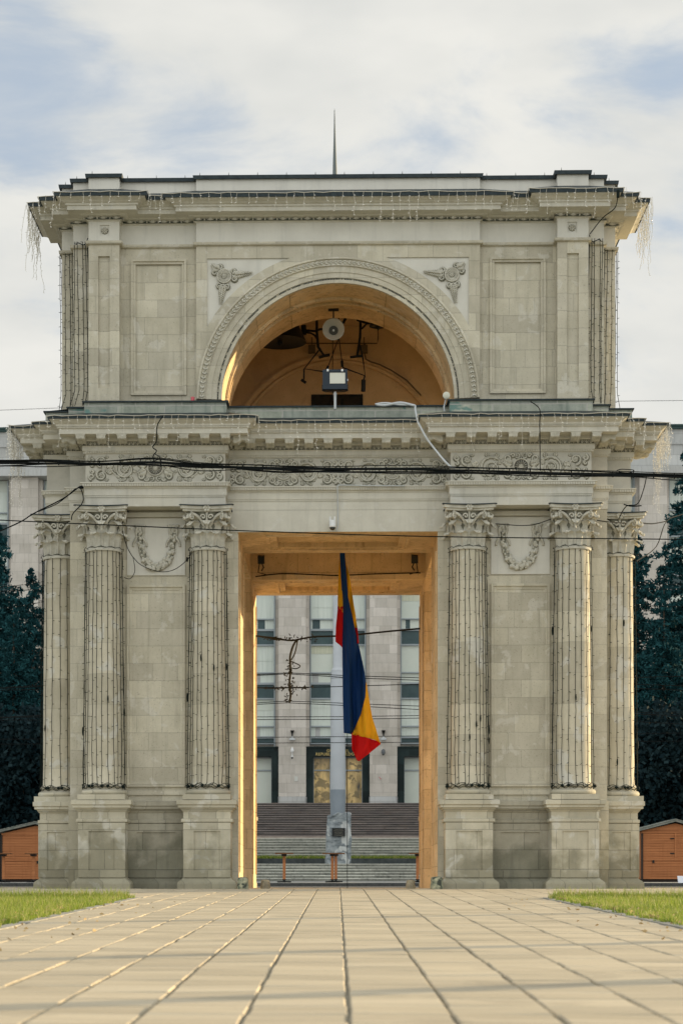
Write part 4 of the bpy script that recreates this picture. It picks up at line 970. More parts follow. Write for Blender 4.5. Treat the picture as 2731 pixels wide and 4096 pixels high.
b = MB(); c_ = P(770, 1597, 35.4); b.lathe([(.03, -.05), (.036, .05), (.03, .055), (0, .05)], c_, 12); solo('plastic_cup', b, mat('pink_plastic', (.6, .12, .14), .4), 'small pink plastic cup left on the ledge beside the arch curve', 'cup', c_)
# dome camera under the frieze
x, _, z = P(1329.6, 2100, 35.42)
t = thing('security_camera', 'white dome security camera on the lintel above the opening', 'security camera', (x, 35.42, z))
b = MB(); b.lathe([(.05, .085), (.062, .07), (.064, -.02), (.07, -.03), (.064, -.045)], (x, 35.42, z), 20); [b.tube([(x + dx, 35.40, z + .06), (x + dx, 35.40, z + .15)], .016, 6) for dx in (-.045, .04)]; b.box(x - .04, x + .04, 35.44, 35.57, z + .02, z + .08); part('camera_body', b, WHITE, t, smooth=True)
b = MB(); b.ell((x, 35.42, z - .05), .055, .055, .05, 14, 8); part('camera_dome', b, GLASSDK, t, smooth='all')
b = MB(); b.tube(smooth([P(1620, 1945, 35.44), P(1500, 1944, 35.44), P(1375, 1941, 35.44), P(1352, 1943, 35.44), P(1350, 1965, 35.45), P(1351, 2040, 35.53), P(1351, 2100, 35.53), P(1345, 2126, 35.5)], 6), .011, 6)
solo('cable_conduit', b, GREYHOSE, 'thin grey conduit running down the lintel to the dome camera', 'conduit', P(1351, 2000, 35.5), smooth='all')
# spotlights and cable inside the passage
for s, lb in ((-1, 'left'), (1, 'right')):
    x = s * 1.62; yb = 41.0; z = 6.95
    t = thing('spotlight', 'small dark spotlight bolted at the %s end of the passage beam' % lb, 'spotlight', (x, yb, z))
    b = MB(); b.rbox((x, yb - .12, z), .14, .10, .16, Matrix.Rotation(.5, 3, 'X')); part('lamp_head', b, DK, t)
    b = MB(); b.tube([(x, yb - .1, z - .05), (x - s * .05, yb, z - .15), (x, yb + .1, z - .2)], .014, 5); b.tube([(x + s * .03, yb, z), (x + s * .07, yb + .02, z - .25), (x - s * .1, yb, z - .3)], .012, 5); part('bracket', b, DK, t)
b = MB(); b.tube(smooth([(-1.75, 41.08, 6.62), (-1.2, 41.08, 6.68), (-.4, 41.08, 6.655), (0, 41.08, 6.64), (.8, 41.08, 6.67), (1.75, 41.08, 6.69)], 8), .013, 5)
solo('passage_cable', b, CABLE, 'dark cable stretched along the inner beam behind the flag', 'cable', (0, 41.08, 6.65))
# ---------------------------------------------------------------- the flag
YFl = 39.5
def c1568(x, y): return (x * 1.74171, y * 1.74171)
rows = []   # (y, left, right) of the main fold in 1568-px space, and the colour breaks
def lerp_tab(tab, y):
    for (a, va), (b_, vb) in zip(tab[:-1], tab[1:]):
        if y <= b_: return va + (vb - va) * (y - a) / (b_ - a)
    return tab[-1][1]
FB = mat('flag_blue', (.004, .050, .22), .8); FY = mat('flag_yellow', (.90, .55, .025), .8); FR = mat('flag_red', (.68, .010, .014), .8)
def add_trans(m, f=.3):
    t = m.node_tree; b = t.nodes['Principled BSDF']; c = tuple(b.inputs['Base Color'].default_value); tr = N(t, 'ShaderNodeBsdfTranslucent'); tr.inputs[0].default_value = c
    ms = N(t, 'ShaderNodeMixShader'); ms.inputs[0].default_value = f; L(b.outputs[0], ms.inputs[1]); L(tr.outputs[0], ms.inputs[2]); L(ms.outputs[0], t.nodes['Material Output'].inputs[0])
    L = None
def add_trans(m, f=.3):
    t = m.node_tree; b = t.nodes['Principled BSDF']; tr = N(t, 'ShaderNodeBsdfTranslucent'); tr.inputs[0].default_value = tuple(b.inputs['Base Color'].default_value)
    ms = N(t, 'ShaderNodeMixShader'); ms.inputs[0].default_value = f; t.links.new(b.outputs[0], ms.inputs[1]); t.links.new(tr.outputs[0], ms.inputs[2]); t.links.new(ms.outputs[0], t.nodes['Material Output'].inputs[0])
for m_ in (FB, FY, FR): add_trans(m_)
left = [(1262, 781), (1273, 780), (1330, 783), (1380, 786), (1440, 786.5), (1500, 786), (1600, 787), (1680, 789)]
right = [(1262, 791), (1273, 792), (1370, 799), (1400, 805), (1475, 822), (1550, 838), (1600, 846), (1650, 855), (1710, 874)]
blue_r = [(1262, 791), (1273, 792), (1370, 799), (1400, 805), (1475, 822), (1550, 838), (1570, 840), (1600, 839), (1640, 829), (1688, 808)]
def sheet(b, ytop, ybot, lf, rf, dep, mi, ny=60, nx=12, botl=None):
    vs = []
    for i in range(ny + 1):
        for j in range(nx + 1):
            u = j / nx
            yb = ybot if botl is None else botl(u); y = ytop + (yb - ytop) * i / ny
            x = lf(y) + (rf(y) - lf(y)) * u
            vs.append(P(*c1568(x, y), YFl + dep(x, y)))
    b.add(vs, [(i * (nx + 1) + j, i * (nx + 1) + j + 1, (i + 1) * (nx + 1) + j + 1, (i + 1) * (nx + 1) + j) for i in range(ny) for j in range(nx)], mi)
fold = lambda x, y: .11 * math.sin((x - lerp_tab(left, y)) * .15 + y * .006) * min(1, (y - 1255) / 150) + .05 * math.sin((x - 780) * .37 - y * .014) * min(1, (y - 1255) / 200)
b = MB()
sheet(b, 1262, 1686, lambda y: lerp_tab(left, y), lambda y: lerp_tab(blue_r, y), fold, 0, 70, 14, lambda u: 1684 + 3 * u)
sheet(b, 1568, 1710, lambda y: lerp_tab(blue_r, y) if y < 1688 else 808 + (y - 1688) * 3.0, lambda y: lerp_tab(right, y), fold, 1, 40, 12, lambda u: 1687.5 + 21.5 * u)
# red end below the yellow
vs = []; nx, ny = 12, 16
for i in range(ny + 1):
    for j in range(nx + 1):
        u = j / nx; v = i / ny; tx, ty = 807 + 66.5 * u, 1683.5 + 21.5 * u
        bx, by = (808 + 14 * min(u * 2.6, 1) + 52 * max(0, (u - .385) / .615), (1722 if u == 0 else 1722 + 29 * min(u * 2.6, 1)) - 41 * max(0, (u - .385) / .615))
        x, y = tx + (bx - tx) * v, ty + (by - ty) * v; vs.append(P(*c1568(x, y), YFl + .012 + fold(x, y)))
b.add(vs, [(i * (nx + 1) + j, i * (nx + 1) + j + 1, (i + 1) * (nx + 1) + j + 1, (i + 1) * (nx + 1) + j) for i in range(ny) for j in range(nx)], 2)
# folds hanging behind: left flap yellow then red, right sliver yellow then red
dl = lambda x, y: .12 + .03 * math.sin(x * .5 + y * .01)
Ll = lambda y: lerp_tab([(1270, 781), (1300, 778), (1380, 775), (1400, 775), (1440, 771), (1475, 770), (1500, 785)], y)
sheet(b, 1270, 1400, Ll, lambda y: lerp_tab(left, y) + 7, dl, 1, 20, 5, lambda u: 1392 + 22 * u)
sheet(b, 1393, 1500, lambda y: Ll(y), lambda y: lerp_tab(left, y) + 7, dl, 2, 20, 5, lambda u: 1474 + 26 * u)
Rr = lambda y: lerp_tab([(1285, 792), (1320, 802), (1380, 811), (1440, 820), (1478, 824)], y)
sheet(b, 1290, 1442, lambda y: lerp_tab(blue_r, y) - 6, Rr, dl, 1, 20, 4)
sheet(b, 1436, 1478, lambda y: lerp_tab(blue_r, y) - 6, Rr, dl, 2, 8, 4)
flag = solo('flag', b, [FB, FY, FR], 'blue yellow and red flag hanging in folds in the middle of the arch opening', 'flag', P(1372, 2200, YFl), smooth='all')
md = flag.modifiers.new('thick', 'SOLIDIFY'); md.thickness = .004
b = MB(); b.tube([(-XO + .0, YFl, 6.93), (XO, YFl, 6.93)], .018, 6); b.tube([P(1372, 2195, YFl), (PX(1372, YFl), YFl, 6.93)], .01, 5)
solo('flag_rod', b, DK, 'dark rod across the passage from which the flag hangs', 'rod', (0, YFl, 6.93))
b = MB(); b.tube([P(1389, 2930, YFl), P(1388, 3200, YFl), (PX(1389, YFl), YFl, 0)], .006, 4); solo('hanging_cord', b, CABLE, 'thin dark cord dropping from the flag to the ground', 'cord', (PX(1389, YFl), YFl, 0))
# broken garland strung across the rear opening
YG = 43.1; r = random.Random(11)
b = MB(); main = [(1020, 2543), (1060, 2548), (1105, 2553), (1165, 2562), (1250, 2548), (1345, 2545), (1440, 2538), (1560, 2526), (1690, 2515)]
b.tube(smooth(poly(main, YG), 5), .020, 6); b.tube(smooth(poly([(x, y + r.uniform(-5, 5)) for x, y in main[:6]], YG - .03), 5), .012, 5)
b.tube(smooth(poly([(1185, 2560), (1170, 2590), (1160, 2630), (1162, 2680), (1158, 2730), (1162, 2780), (1157, 2810)], YG), 5), .024, 6)
b.tube(smooth(poly([(1190, 2560), (1180, 2610), (1165, 2640)], YG - .02), 5), .016, 5); b.tube(smooth(poly([(1160, 2645), (1185, 2655), (1200, 2665), (1185, 2675), (1165, 2672)], YG - .02), 5), .013, 5)
b.tube(smooth(poly([(1030, 2751), (1090, 2754), (1160, 2752), (1215, 2753)], YG - .02), 5), .012, 5)
for i in range(150):
    if i < 75: cx, cy = r.gauss(1159, 9), r.uniform(2640, 2812)
    else: cx, cy = r.uniform(1050, 1260), r.gauss(2556, 4) if i < 120 else r.gauss(2752, 4)
    a = r.uniform(0, 2 * PI); l = r.uniform(5, 13)
    b.tube(poly([(cx, cy), (cx + l * math.cos(a), cy + l * math.sin(a))], YG - .04 + r.uniform(-.05, .05)), .010, 4)
solo('broken_light_garland', b, mat('weathered_wire', (.022, .022, .016), .8), 'tangled broken light garland dangling from a cable in the rear opening', 'garland', P(1160, 2560, YG))
# ================================================================ LIGHT STRINGS
def strand(pts, r, nub=.2, nl=.036, wr=.0055, j=.006, outward=(0, -1, 0)):
    b = MB(); P0 = [Vector(p) for p in pts]; out = []
    for i in range(len(P0) - 1):
        n = max(1, int((P0[i + 1] - P0[i]).length / .22))
        for k in range(n): out.append(P0[i].lerp(P0[i + 1], k / n) + Vector((r.uniform(-j, j), r.uniform(-j, j), 0)))
    out.append(P0[-1]); b.tube(out, wr, 4); d = 0; sgn = 1
    for i in range(len(out) - 1):
        seg = out[i + 1] - out[i]; nn = max(1, round(seg.length / nub * 1.2))
        for k in range(nn):
            p = out[i].lerp(out[i + 1], (k + r.random() * .5) / nn); sgn = -sgn if r.random() < .8 else sgn
            b.tube([p, p + Vector((sgn * nl, -.015, -.012 + r.uniform(-.01, .02)))], [.0062, .0042], 3)
    return b
ORD = ['first', 'second', 'third', 'fourth', 'fifth', 'sixth', 'seventh', 'eighth', 'ninth', 'tenth', 'eleventh', 'twelfth', 'thirteenth', 'fourteenth', 'fifteenth']
CN = {0: 'leftmost set-back column', 1: 'second column from the left', 2: 'column just left of the opening', 3: 'column just right of the opening', 4: 'second column from the right', 5: 'rightmost set-back column'}
r = random.Random(5)
for ci, (cx, cy) in enumerate(COLS):
    ang = [-92, -84, -66, -49, -32, -15, 2, 19, 36, 53, 71, 84, 92]
    if ci == 4: ang = [-92, -86, -66, -44, -22, 0, 20, 40, 60, 94]
    if ci in (0,): ang = [-100, -94, -88, -62, -42, -18, 8, 30]
    if ci in (5,): ang = [-30, -8, 14, 36, 58, 88, 96]
    for k, a in enumerate(ang):
        a = math.radians(a + r.uniform(-2.4, 2.4)); rt = .315 if abs(a) < 1.3 else .335; rb = .352 if abs(a) < 1.3 else .375
        top = (cx + rt * math.sin(a), cy - rt * math.cos(a), ZCAP0 + .02); bot = (cx + rb * math.sin(a + r.uniform(-.05, .05)), cy - rb * math.cos(a), 1.93)
        mid = (cx + (rb + .004) * math.sin(a), cy - (rb + .004) * math.cos(a), 2.3)
        b = strand([top, mid, bot, (bot[0] + r.uniform(-.05, .05), bot[1] - .03, 1.85)], r)
        if abs(a) > 1.2 and r.random() < .35: b.ell((mid[0], mid[1] - .02, r.uniform(2.3, 5)), .018, .018, .09, 6, 4)
        elif r.random() < .22: b.ell((mid[0], mid[1] - .02, r.uniform(2.3, 5)), .016, .016, .07, 6, 4)
        solo('light_string', b, WIRE_DK, '%s light string from the left on the %s' % (ORD[k], CN[ci]), 'light string', top, group='light strings on the %s' % CN[ci])
    b = MB(); 
    for lay in range(3):
        pts = []
        for k in range(40):
            a = math.radians(-105 + 210 * k / 39); rr = .385 + .012 * math.sin(k * 1.9 + lay * 2); pts.append((cx + rr * math.sin(a), cy - rr * math.cos(a), 1.90 + .022 * math.sin(k * (.9 + lay * .23) + lay * 2) - .03 * lay))
        b.tube(pts, .006, 4)
    for k in range(5): 
        a = math.radians(r.uniform(-80, 80)); b.ell((cx + .40 * math.sin(a), cy - .40 * math.cos(a), 1.87), .03, .02, .03, 6, 4)
    solo('light_cable_loop', b, WIRE_DK, 'dark looped light cable tied round the foot of the %s' % CN[ci], 'cable', (cx, cy, 1.9))
    b = MB()
    pts = [(cx + .36 * math.sin(math.radians(-100 + 200 * k / 20)), cy - .36 * math.cos(math.radians(-100 + 200 * k / 20)), ZCAP0 + .03 + .018 * math.sin(k * 2.1)) for k in range(21)]
    b.tube(pts, .005, 4); solo('light_cable_loop', b, WIRE_DK, 'thin dark light cable under the capital of the %s' % CN[ci], 'cable', (cx, cy, ZCAP0))
for s, lb in ((-1, 'left'), (1, 'right')):
    xs = [4.60, 4.65, 4.70, 4.80, 4.85, 4.93, 4.98, 5.06, 5.16, 5.18]
    for k, x in enumerate(xs):
        y = Yp - .02 if x < 4.88 else 35.89; x2 = x + r.uniform(-.02, .03)
        if x > 5.15: y = 36.0
        b = strand([(s * x, y - .04, ZS1 + .05 - (.12 if x > 4.88 else 0)), (s * (x2 - .02), y - .01, 10.5), (s * (x2 - .03), y - .015, 9.2), (s * x2 + r.uniform(-.06, .02), y - .05, 8.9)], r, wr=.0055 if k else .010)
        solo('light_string', b, WIRE_DK, '%s light string from the outside at the %s corner of the upper storey' % (ORD[9 - k], lb), 'light string', (s * x, y, ZS1), group='light strings at the %s upper corner' % lb)
    b = MB(); b.tube(smooth([(s * 4.57, 35.33, ZS1 + .04), (s * 4.66, 35.5, ZS1 - .03), (s * 4.80, 35.55, ZS1 + .02), (s * 4.9, 35.8, ZS1 - .08), (s * 5.1, 35.84, ZS1 - .1)], 5), .008, 4)
    if s > 0: b.tube(smooth([(4.58, 35.3, ZS1 + .04), (4.8, 35.2, ZS1 + .3), (5.0, 34.95, 12.3), (5.02, 34.85, 12.62)], 6), .009, 4); b.box(5.0, 5.05, 34.82, 34.86, 12.42, 12.55)
    solo('light_cable', b, WIRE_DK, 'dark feed cable over the top of the %s corner light strings' % lb, 'cable', (s * 4.6, 35.4, ZS1))
# icicle lights along the two cornices
def icicles(name, path3, r, lmin, lmax, pitch, label, every_long=.25, sag=.012, clump=None):
    b = MB(); pts = [Vector(p) for p in path3]; dense = []
    for i in range(len(pts) - 1):
        n = max(2, int((pts[i + 1] - pts[i]).length / pitch))
        for k in range(n):
            dense.append(pts[i].lerp(pts[i + 1], k / n) + Vector((0, 0, r.uniform(-sag, sag))))
    dense.append(pts[-1]); b.cur = 0; b.tube(dense, .0065, 4)
    for p in dense:
        m = 1 if clump is None or not clump(p) else 3
        for _ in range(m):
            q = p + Vector((r.uniform(-.04, .04), r.uniform(-.03, .03) if m == 1 else r.uniform(-.25, .25), 0))
            Ln = r.uniform(lmin, lmax) * (1.5 if r.random() < every_long else .8) * (1.9 if m > 1 else 1); n = max(2, int(Ln / .07)); a = q; ps = [a]
            for k in range(n):
                a = a + Vector((r.uniform(-.02, .02), r.uniform(-.012, .012), -Ln / n)); ps.append(a)
                if r.random() < .8: 
                    b.cur = 1; d = Vector((r.choice((-1, 1)) * r.uniform(.01, .03), -.01, -r.uniform(.0, .025))); b.tube([a, a + d], .0048, 3); b.cur = 0
            b.tube(ps, .0038, 3)
    solo(name, b, [ICICLE, BULB], label, 'icicle lights', pts[0])
def lip(path, o, z, sel):
    k = len(path); out = []
    P0 = [Vector(p) for p in path]
    for i in range(k):
        a = (P0[i] - P0[i - 1]).normalized(); c = (P0[(i + 1) % k] - P0[i]).normalized(); n1 = Vector((a.y, -a.x)); n2 = Vector((c.y, -c.x)); nn = n1 + n2 if abs(n1.dot(n2)) < .5 else n1
        q = P0[i] + nn * o; out.append((q.x, q.y, z))
    return [p for p in out if sel(p)]
def order(pts): return sorted(pts, key=lambda p: 0)
pa = lip(ATT, .575, zt2 + .055, lambda p: True); n_ = len(pa)
def front_run(pts, side=1):
    R_ = [p for p in pts[:n_ // 4 + 1]]
    return R_
q_att = lip(ATT, .575, zt2 + .055, lambda p: True)[:9]; q_ent = lip(ENT, .625, ztop + .04, lambda p: True)[:7]
mir = lambda l: [(-x, y, z) for x, y, z in reversed(l)]
icicles('icicle_light_garland', mir(q_att) + q_att, random.Random(21), .12, .42, .17, 'cream icicle lights hanging along the top cornice of the arch')
icicles('icicle_light_garland', mir(q_ent) + q_ent, random.Random(22), .12, .42, .14, 'cream icicle lights hanging along the middle cornice above the frieze', clump=None)
for s, lb in ((-1, 'left'), (1, 'right')):
    for (pp, zz_, nm) in ((5.69, zt2 + .05, 'top'), (6.01, ztop + .03, 'middle')):
        y0 = 35.45 if nm == 'top' else 35.35
        icicles('icicle_light_garland', [(s * (pp - .08), y0, zz_), (s * pp, y0 + .05, zz_), (s * pp, y0 + 1.3, zz_)], random.Random(31 + s + len(nm)), .22, .5, .12 if nm == 'top' else .09, 'thick bunch of cream icicle lights dangling from the %s end of the %s cornice' % (lb, nm), clump=lambda p: True)
# ================================================================ OVERHEAD CABLES
YCb = 33.4; r = random.Random(9)
base_pts = [(-400, 1838), (0, 1842), (180, 1843), (400, 1848), (610, 1845), (800, 1860), (1000, 1868), (1300, 1875), (1600, 1880), (1900, 1885), (2200, 1895), (2500, 1903), (2731, 1911), (3200, 1920)]
b = MB()
for k, (rad, off, jj) in enumerate(((.017, 0, 3), (.015, 8, 5), (.011, -8, 5), (.012, 4, 6), (.008, 14, 7), (.007, -12, 6))):
    pts = [P(x, y + off + r.uniform(-jj, jj), YCb + r.uniform(-.05, .05)) for x, y in base_pts]; b.tube(smooth(pts, 10), rad, 6)
b.tube(smooth([P(-400, 1862, YCb), P(0, 1858, YCb), P(180, 1851, YCb), P(300, 1850, YCb)], 8), .012, 6)
b.tube(smooth([P(900, 1862, YCb), P(1000, 1878, YCb), P(1150, 1888, YCb), P(1300, 1884, YCb), P(1400, 1880, YCb)], 8), .016, 6)
b.tube(smooth([P(2460, 1890, YCb), P(2480, 1882, YCb), P(2530, 1886, YCb), P(2510, 1896, YCb), P(2470, 1893, YCb)], 8), .008, 5)
for x in range(150, 2731, 82):
    y = lerp_tab([(a, c) for a, c in base_pts], x); b.tube([P(x, y - 10, YCb - .05), P(x + r.uniform(-2, 2), y + 12, YCb - .05)], .012, 5)
solo('overhead_cable_bundle', b, CABLE, 'thick black bundle of overhead cables crossing in front of the frieze', 'cable bundle', P(1365, 1878, YCb))
b = MB(); b.tube(smooth([P(615, 1845, YCb), P(612, 1820, 33.8), P(625, 1800, 34.2), P(610, 1785, 34.4), P(625, 1760, 34.5), P(628, 1700, 34.5), P(650, 1662, 34.5)], 6), .010, 5); b.tube(smooth([P(600, 1845, YCb), P(640, 1830, 33.6), P(618, 1812, 34.0)], 6), .008, 5)
solo('cable_tie', b, CABLE, 'knotted wire tying the cable bundle to the cornice on the left', 'wire', P(615, 1845, YCb))
b = MB(); b.tube(smooth([P(2158, 1885, YCb), P(2157, 1800, 34.0), P(2156, 1700, 34.4), P(2155, 1640, 34.5), P(2120, 1610, 35.0)], 6), .009, 5)
solo('cable_tie', b, CABLE, 'dark wire running up from the cable bundle over the right cornice', 'wire', P(2158, 1885, YCb))
b = MB(); b.tube(smooth([P(-300, 2060, 33.0), P(0, 2076, 33.0), P(500, 2100, 33.0), P(1000, 2123, 33.0), P(1731, 2148, 33.0), P(2731, 2163, 33.0), P(3100, 2168, 33.0)], 8), .010, 5)
solo('overhead_wire', b, CABLE, 'single thin black wire crossing the facade just above the opening', 'wire', P(1000, 2123, 33.0))
b = MB(); b.tube(smooth([P(-100, 2160, 34.2), P(0, 2118, 34.2), P(80, 2082, 34.4), P(135, 2048, 34.6), P(250, 1990, 34.9), P(318, 1942, 35.0), P(330, 1950, 35.0)], 6), .012, 5); b.tube(smooth([P(150, 2042, 34.6), P(230, 2008, 34.8), P(300, 1950, 35.0)], 6), .009, 5); b.tube(smooth([P(318, 1945, 35.0), P(330, 1980, 35.0), P(326, 2010, 34.9), P(290, 2050, 34.85), P(283, 2075, 34.9)], 6), .010, 5)
b.ell(P(322, 1945, 34.98), .05, .03, .03)
solo('slanting_wire', b, CABLE, 'black wire climbing from the left edge to the left corner of the architrave', 'wire', P(250, 1990, 34.9))
b = MB(); b.tube(smooth([P(488, 2120, 34.95), P(505, 2180, 35.0), P(530, 2225, 35.3), P(570, 2262, 35.4), P(640, 2285, 35.4), P(700, 2275, 35.3), P(755, 2230, 35.0), P(765, 2200, 35.0)], 6), .007, 5)
b.tube(smooth([P(530, 2225, 35.4), P(538, 2280, 35.4), P(520, 2312, 35.3), P(495, 2308, 35.1)], 6), .006, 5); b.ell(P(748, 2236, 35.0), .02, .02, .05)
solo('loose_wire', b, CABLE, 'loose black wire looping beneath the left garland panel', 'wire', P(640, 2285, 35.4))
b = MB(); b.tube(smooth([P(1980, 2098, 34.9), P(2080, 2105, 35.3), P(2140, 2100, 35.3), P(2200, 2080, 34.9)], 6), .008, 5)
solo('loose_wire', b, CABLE, 'thin black wire strung between the two right capitals over the garland', 'wire', P(2080, 2105, 35.3))
b = MB(); b.tube(smooth([P(2385, 2086, 34.9), P(2430, 2092, 35.1), P(2500, 2098, 35.6)], 6), .010, 5)
solo('loose_wire', b, CABLE, 'short black wire bridging the last two capitals on the right', 'wire', P(2430, 2092, 35.1))
b = MB(); b.tube(smooth([P(2582, 1905, 33.5), P(2570, 1960, 34.5), P(2545, 2020, 35.4), P(2500, 2030, 35.6), P(2470, 2080, 35.7)], 6), .009, 5); b.tube(smooth([P(2490, 2022, 35.6), P(2520, 2030, 35.6), P(2560, 2028, 35.7)], 4), .012, 5)
solo('loose_wire', b, CABLE, 'black wire dropping from the cable bundle to the rightmost capital', 'wire', P(2582, 1905, 33.5))
b = MB(); b.tube(smooth([P(2540, 2250, 35.9), P(2620, 2190, 40), P(2661, 2090, 46), P(2731, 2060, 52), P(2900, 2000, 60)], 6), .012, 4); b.tube(smooth([P(2540, 2092, 35.9), P(2600, 2100, 40), P(2661, 2090, 46)], 6), .012, 4)
solo('loose_wire', b, CABLE, 'thin wires running off from the right end of the arch towards the spruces', 'wire', P(2661, 2090, 46))
# tramway wires behind the arch
def span(pts, Y, rad): 
    b = MB(); x0, y0 = pts[0]; x1, y1 = pts[-1]
    ext = [(-2500, y0 + (y0 - pts[1][1]) / (x0 - pts[1][0]) * (-2500 - x0))] + pts + [(5200, y1 + (y1 - pts[-2][1]) / (x1 - pts[-2][0]) * (5200 - x1))]
    b.tube([P(x, y, Y) for x, y in ext], rad, 5); return b
for i, (pts, Y) in enumerate((([(1028, 2698), (1150, 2692), (1400, 2704), (1677, 2713)], 52), ([(1028, 2702), (1150, 2696), (1400, 2712), (1677, 2723)], 52.5), ([(1028, 2751), (1300, 2749), (1500, 2743), (1677, 2738)], 50), ([(1028, 2812), (1150, 2805), (1400, 2815), (1677, 2826)], 56), ([(1028, 2818), (1150, 2812), (1400, 2824), (1677, 2840)], 56.5),
                            ([(1028, 2868), (1350, 2868), (1677, 2864)], 60), ([(1028, 2879), (1350, 2879), (1677, 2874)], 60), ([(1028, 2950), (1350, 2948), (1677, 2945)], 66), ([(1028, 2973), (1350, 2972), (1677, 2971)], 66))):
    nm = ['first', 'second', 'third', 'fourth', 'fifth', 'sixth', 'seventh', 'eighth', 'lowest'][i]
    solo('tram_wire', span(pts, Y, .011), CABLE, '%s thin road wire from the top seen through the opening' % nm if i < 8 else 'lowest thin road wire seen through the opening', 'overhead wire', P(pts[1][0], pts[1][1], Y), group='wires over the road behind the arch')
b = MB(); b.tube([P(-600, 1640, 90), P(0, 1634, 90), P(235, 1626, 90), P(2500, 1610, 90), P(3200, 1606, 90)], .010, 4); solo('overhead_wire', b, CABLE, 'faint far wire against the sky beside the ledge of the arch', 'wire', P(0, 1634, 90))
# ================================================================ STONE STUBS AT THE JAMBS
STUB = surf('peeling_stub', ((.10, .13, .10), (.52, .50, .34)), 14.0, .9, .6, .02, patch=((.05, .06, .05), 9.0, .55, .9))
STUBW = surf('worn_stub', ((.20, .17, .12), (.44, .39, .27)), 10.0, .9, .6, .02, patch=((.07, .06, .05), 8.0, .62, .8))
for (px, pw, Y, z1, m_, lab) in ((971, 44, 34.75, PZ(3510, 34.75), STUB, 'mottled black and white stone stub at the left jamb'), (1061, 36, 35.6, PZ(3521, 35.6), STUBW, 'small tan stone stub just inside the left jamb'), (1641, 36, 35.6, PZ(3522, 35.6), STUBW, 'small tan stone stub just inside the right jamb'), (1745, 48, 34.75, PZ(3508, 34.75), STUB, 'mottled greenish stone stub leaning at the right jamb')):
    x = PX(px, Y); rr = pw * Y / F / 2; b = MB(); rq = random.Random(px)
    prof = [(rr * 1.02, 0), (rr * 1.08, .05), (rr * .98, z1 * .55), (rr * 1.0, z1 * .8), (rr * .86, z1 * .95), (rr * .4, z1), (0, z1)]
    b.lathe(prof, (x, Y, 0), 14); b.v = [(vx + rq.uniform(-.006, .006), vy + rq.uniform(-.006, .006), vz + rq.uniform(-.004, .004) if vz > .01 else vz) for vx, vy, vz in b.v]
    solo('stone_stub', b, m_, lab, 'bollard', (x, Y, 0), group='stone stubs at the jambs', smooth=True)
# ================================================================ FLAGPOLE ON ITS BOULDER
YPo = 100.0; zp0_ = 1.03
stone_m = surf('grey_marble_boulder', ((.12, .145, .16), (.40, .44, .46)), 2.0, .8, .9, .10, stretch=(1.2, 1, 2.6), patch=((.60, .62, .61), 1.3, .56, .9), bscale=5)
fp = thing('flagpole', 'giant pale grey tapering flagpole rising behind the arch from a marble boulder', 'flagpole', (0, YPo, zp0_))
def pz(y): return PZ(y, YPo)
prof = [(30.0, 3400), (29.5, 3160), (29.0, 2725), (27, 2716), (30, 2714), (30, 2708), (26, 2700), (26, 2682), (21, 2676), (19, 2670), (17, 2300), (13, 1500), (10.5, 900), (9, 690), (4.5, 560), (1.5, 440), (0.4, 434)]
def pole_pts(a, b_): return [(x, y) for x, y in prof if a <= y <= b_]
vs = MB(); k = 24; ring_pts = []
b = MB(); vs = []
sel = [(x, y) for x, y in prof if y <= 3160]
for rp, yp in sel:
    cx = PX(1351 - 13.5 * max(0, (2725 - yp)) / 2290, YPo); rr = rp * YPo / F
    for j in range(k): vs.append((cx + rr * math.cos(2 * PI * j / k), YPo + rr * math.sin(2 * PI * j / k), pz(yp)))
b.add(vs, [(i * k + j, i * k + (j + 1) % k, (i + 1) * k + (j + 1) % k, (i + 1) * k + j) for i in range(len(sel) - 1) for j in range(k)])
bs_ = MB(); n5 = 5; bs_.v = b.v[-(n5 + 1) * k:]; bs_.f = [(i * k + j, i * k + (j + 1) % k, (i + 1) * k + (j + 1) % k, (i + 1) * k + j) for i in range(n5) for j in range(k)]; bs_.m = [0] * len(bs_.f)
b.v = b.v[:-n5 * k]; b.f = b.f[:-n5 * k]; b.m = b.m[:len(b.f)]
part('spire', bs_, mat('grey_spire_metal', (.13, .15, .15), .6), fp, smooth=True)
part('pole', b, surf('pale_pole_paint', ((.44, .47, .50), (.50, .53, .56)), 1.0, .5, .05), fp, smooth=True)
b = MB(); b.lathe([(30.2 * YPo / F, pz(3400)), (29.8 * YPo / F, pz(3160))], (0, YPo, 0), 24); part('painted_foot', b, surf('blue_grey_paint', ((.22, .26, .30), (.27, .31, .35)), 1.0, .5, .05), fp, smooth=True)
bo = thing('boulder', 'rough grey and white marble boulder at the foot of the flagpole', 'boulder', (PX(1355, 97), 97.0, zp0_))
bm = bmesh.new(); bmesh.ops.create_icosphere(bm, subdivisions=4, radius=1.0); rb = random.Random(4)
from mathutils import noise
cxp, zb, zt_ = PX(1355, 97), zp0_ - .05, PZ(3255, 97)
for v in bm.verts:
    c = v.co.copy(); u = Vector((max(-.60, min(.60, c.x)) / .60, max(-.6, min(.6, c.y)) / .6, max(-.66, min(.66, c.z)) / .66))
    n1 = noise.noise(c * 1.6) * .10 + noise.noise(c * 4.5) * .10 + noise.noise(c * 11) * .07
    hx = .60 * (1.02 if u.z < .2 else .97); x = u.x * hx * (1 + n1) + .03 * u.z; y = u.y * .75 * (1 + n1)
    z = (u.z + 1) / 2 * (zt_ - zb) * (1 + n1 * .25 * (u.z > .3)) - (.12 if (u.z > .6 and u.x < -.3) else 0)
    v.co = (x, y, z)
me = bpy.data.meshes.new('boulder'); bm.to_mesh(me); bm.free(); me.materials.append(stone_m)
bod = link('rock', me, bo, (cxp, 97.0, zb))
YQ = 96.1
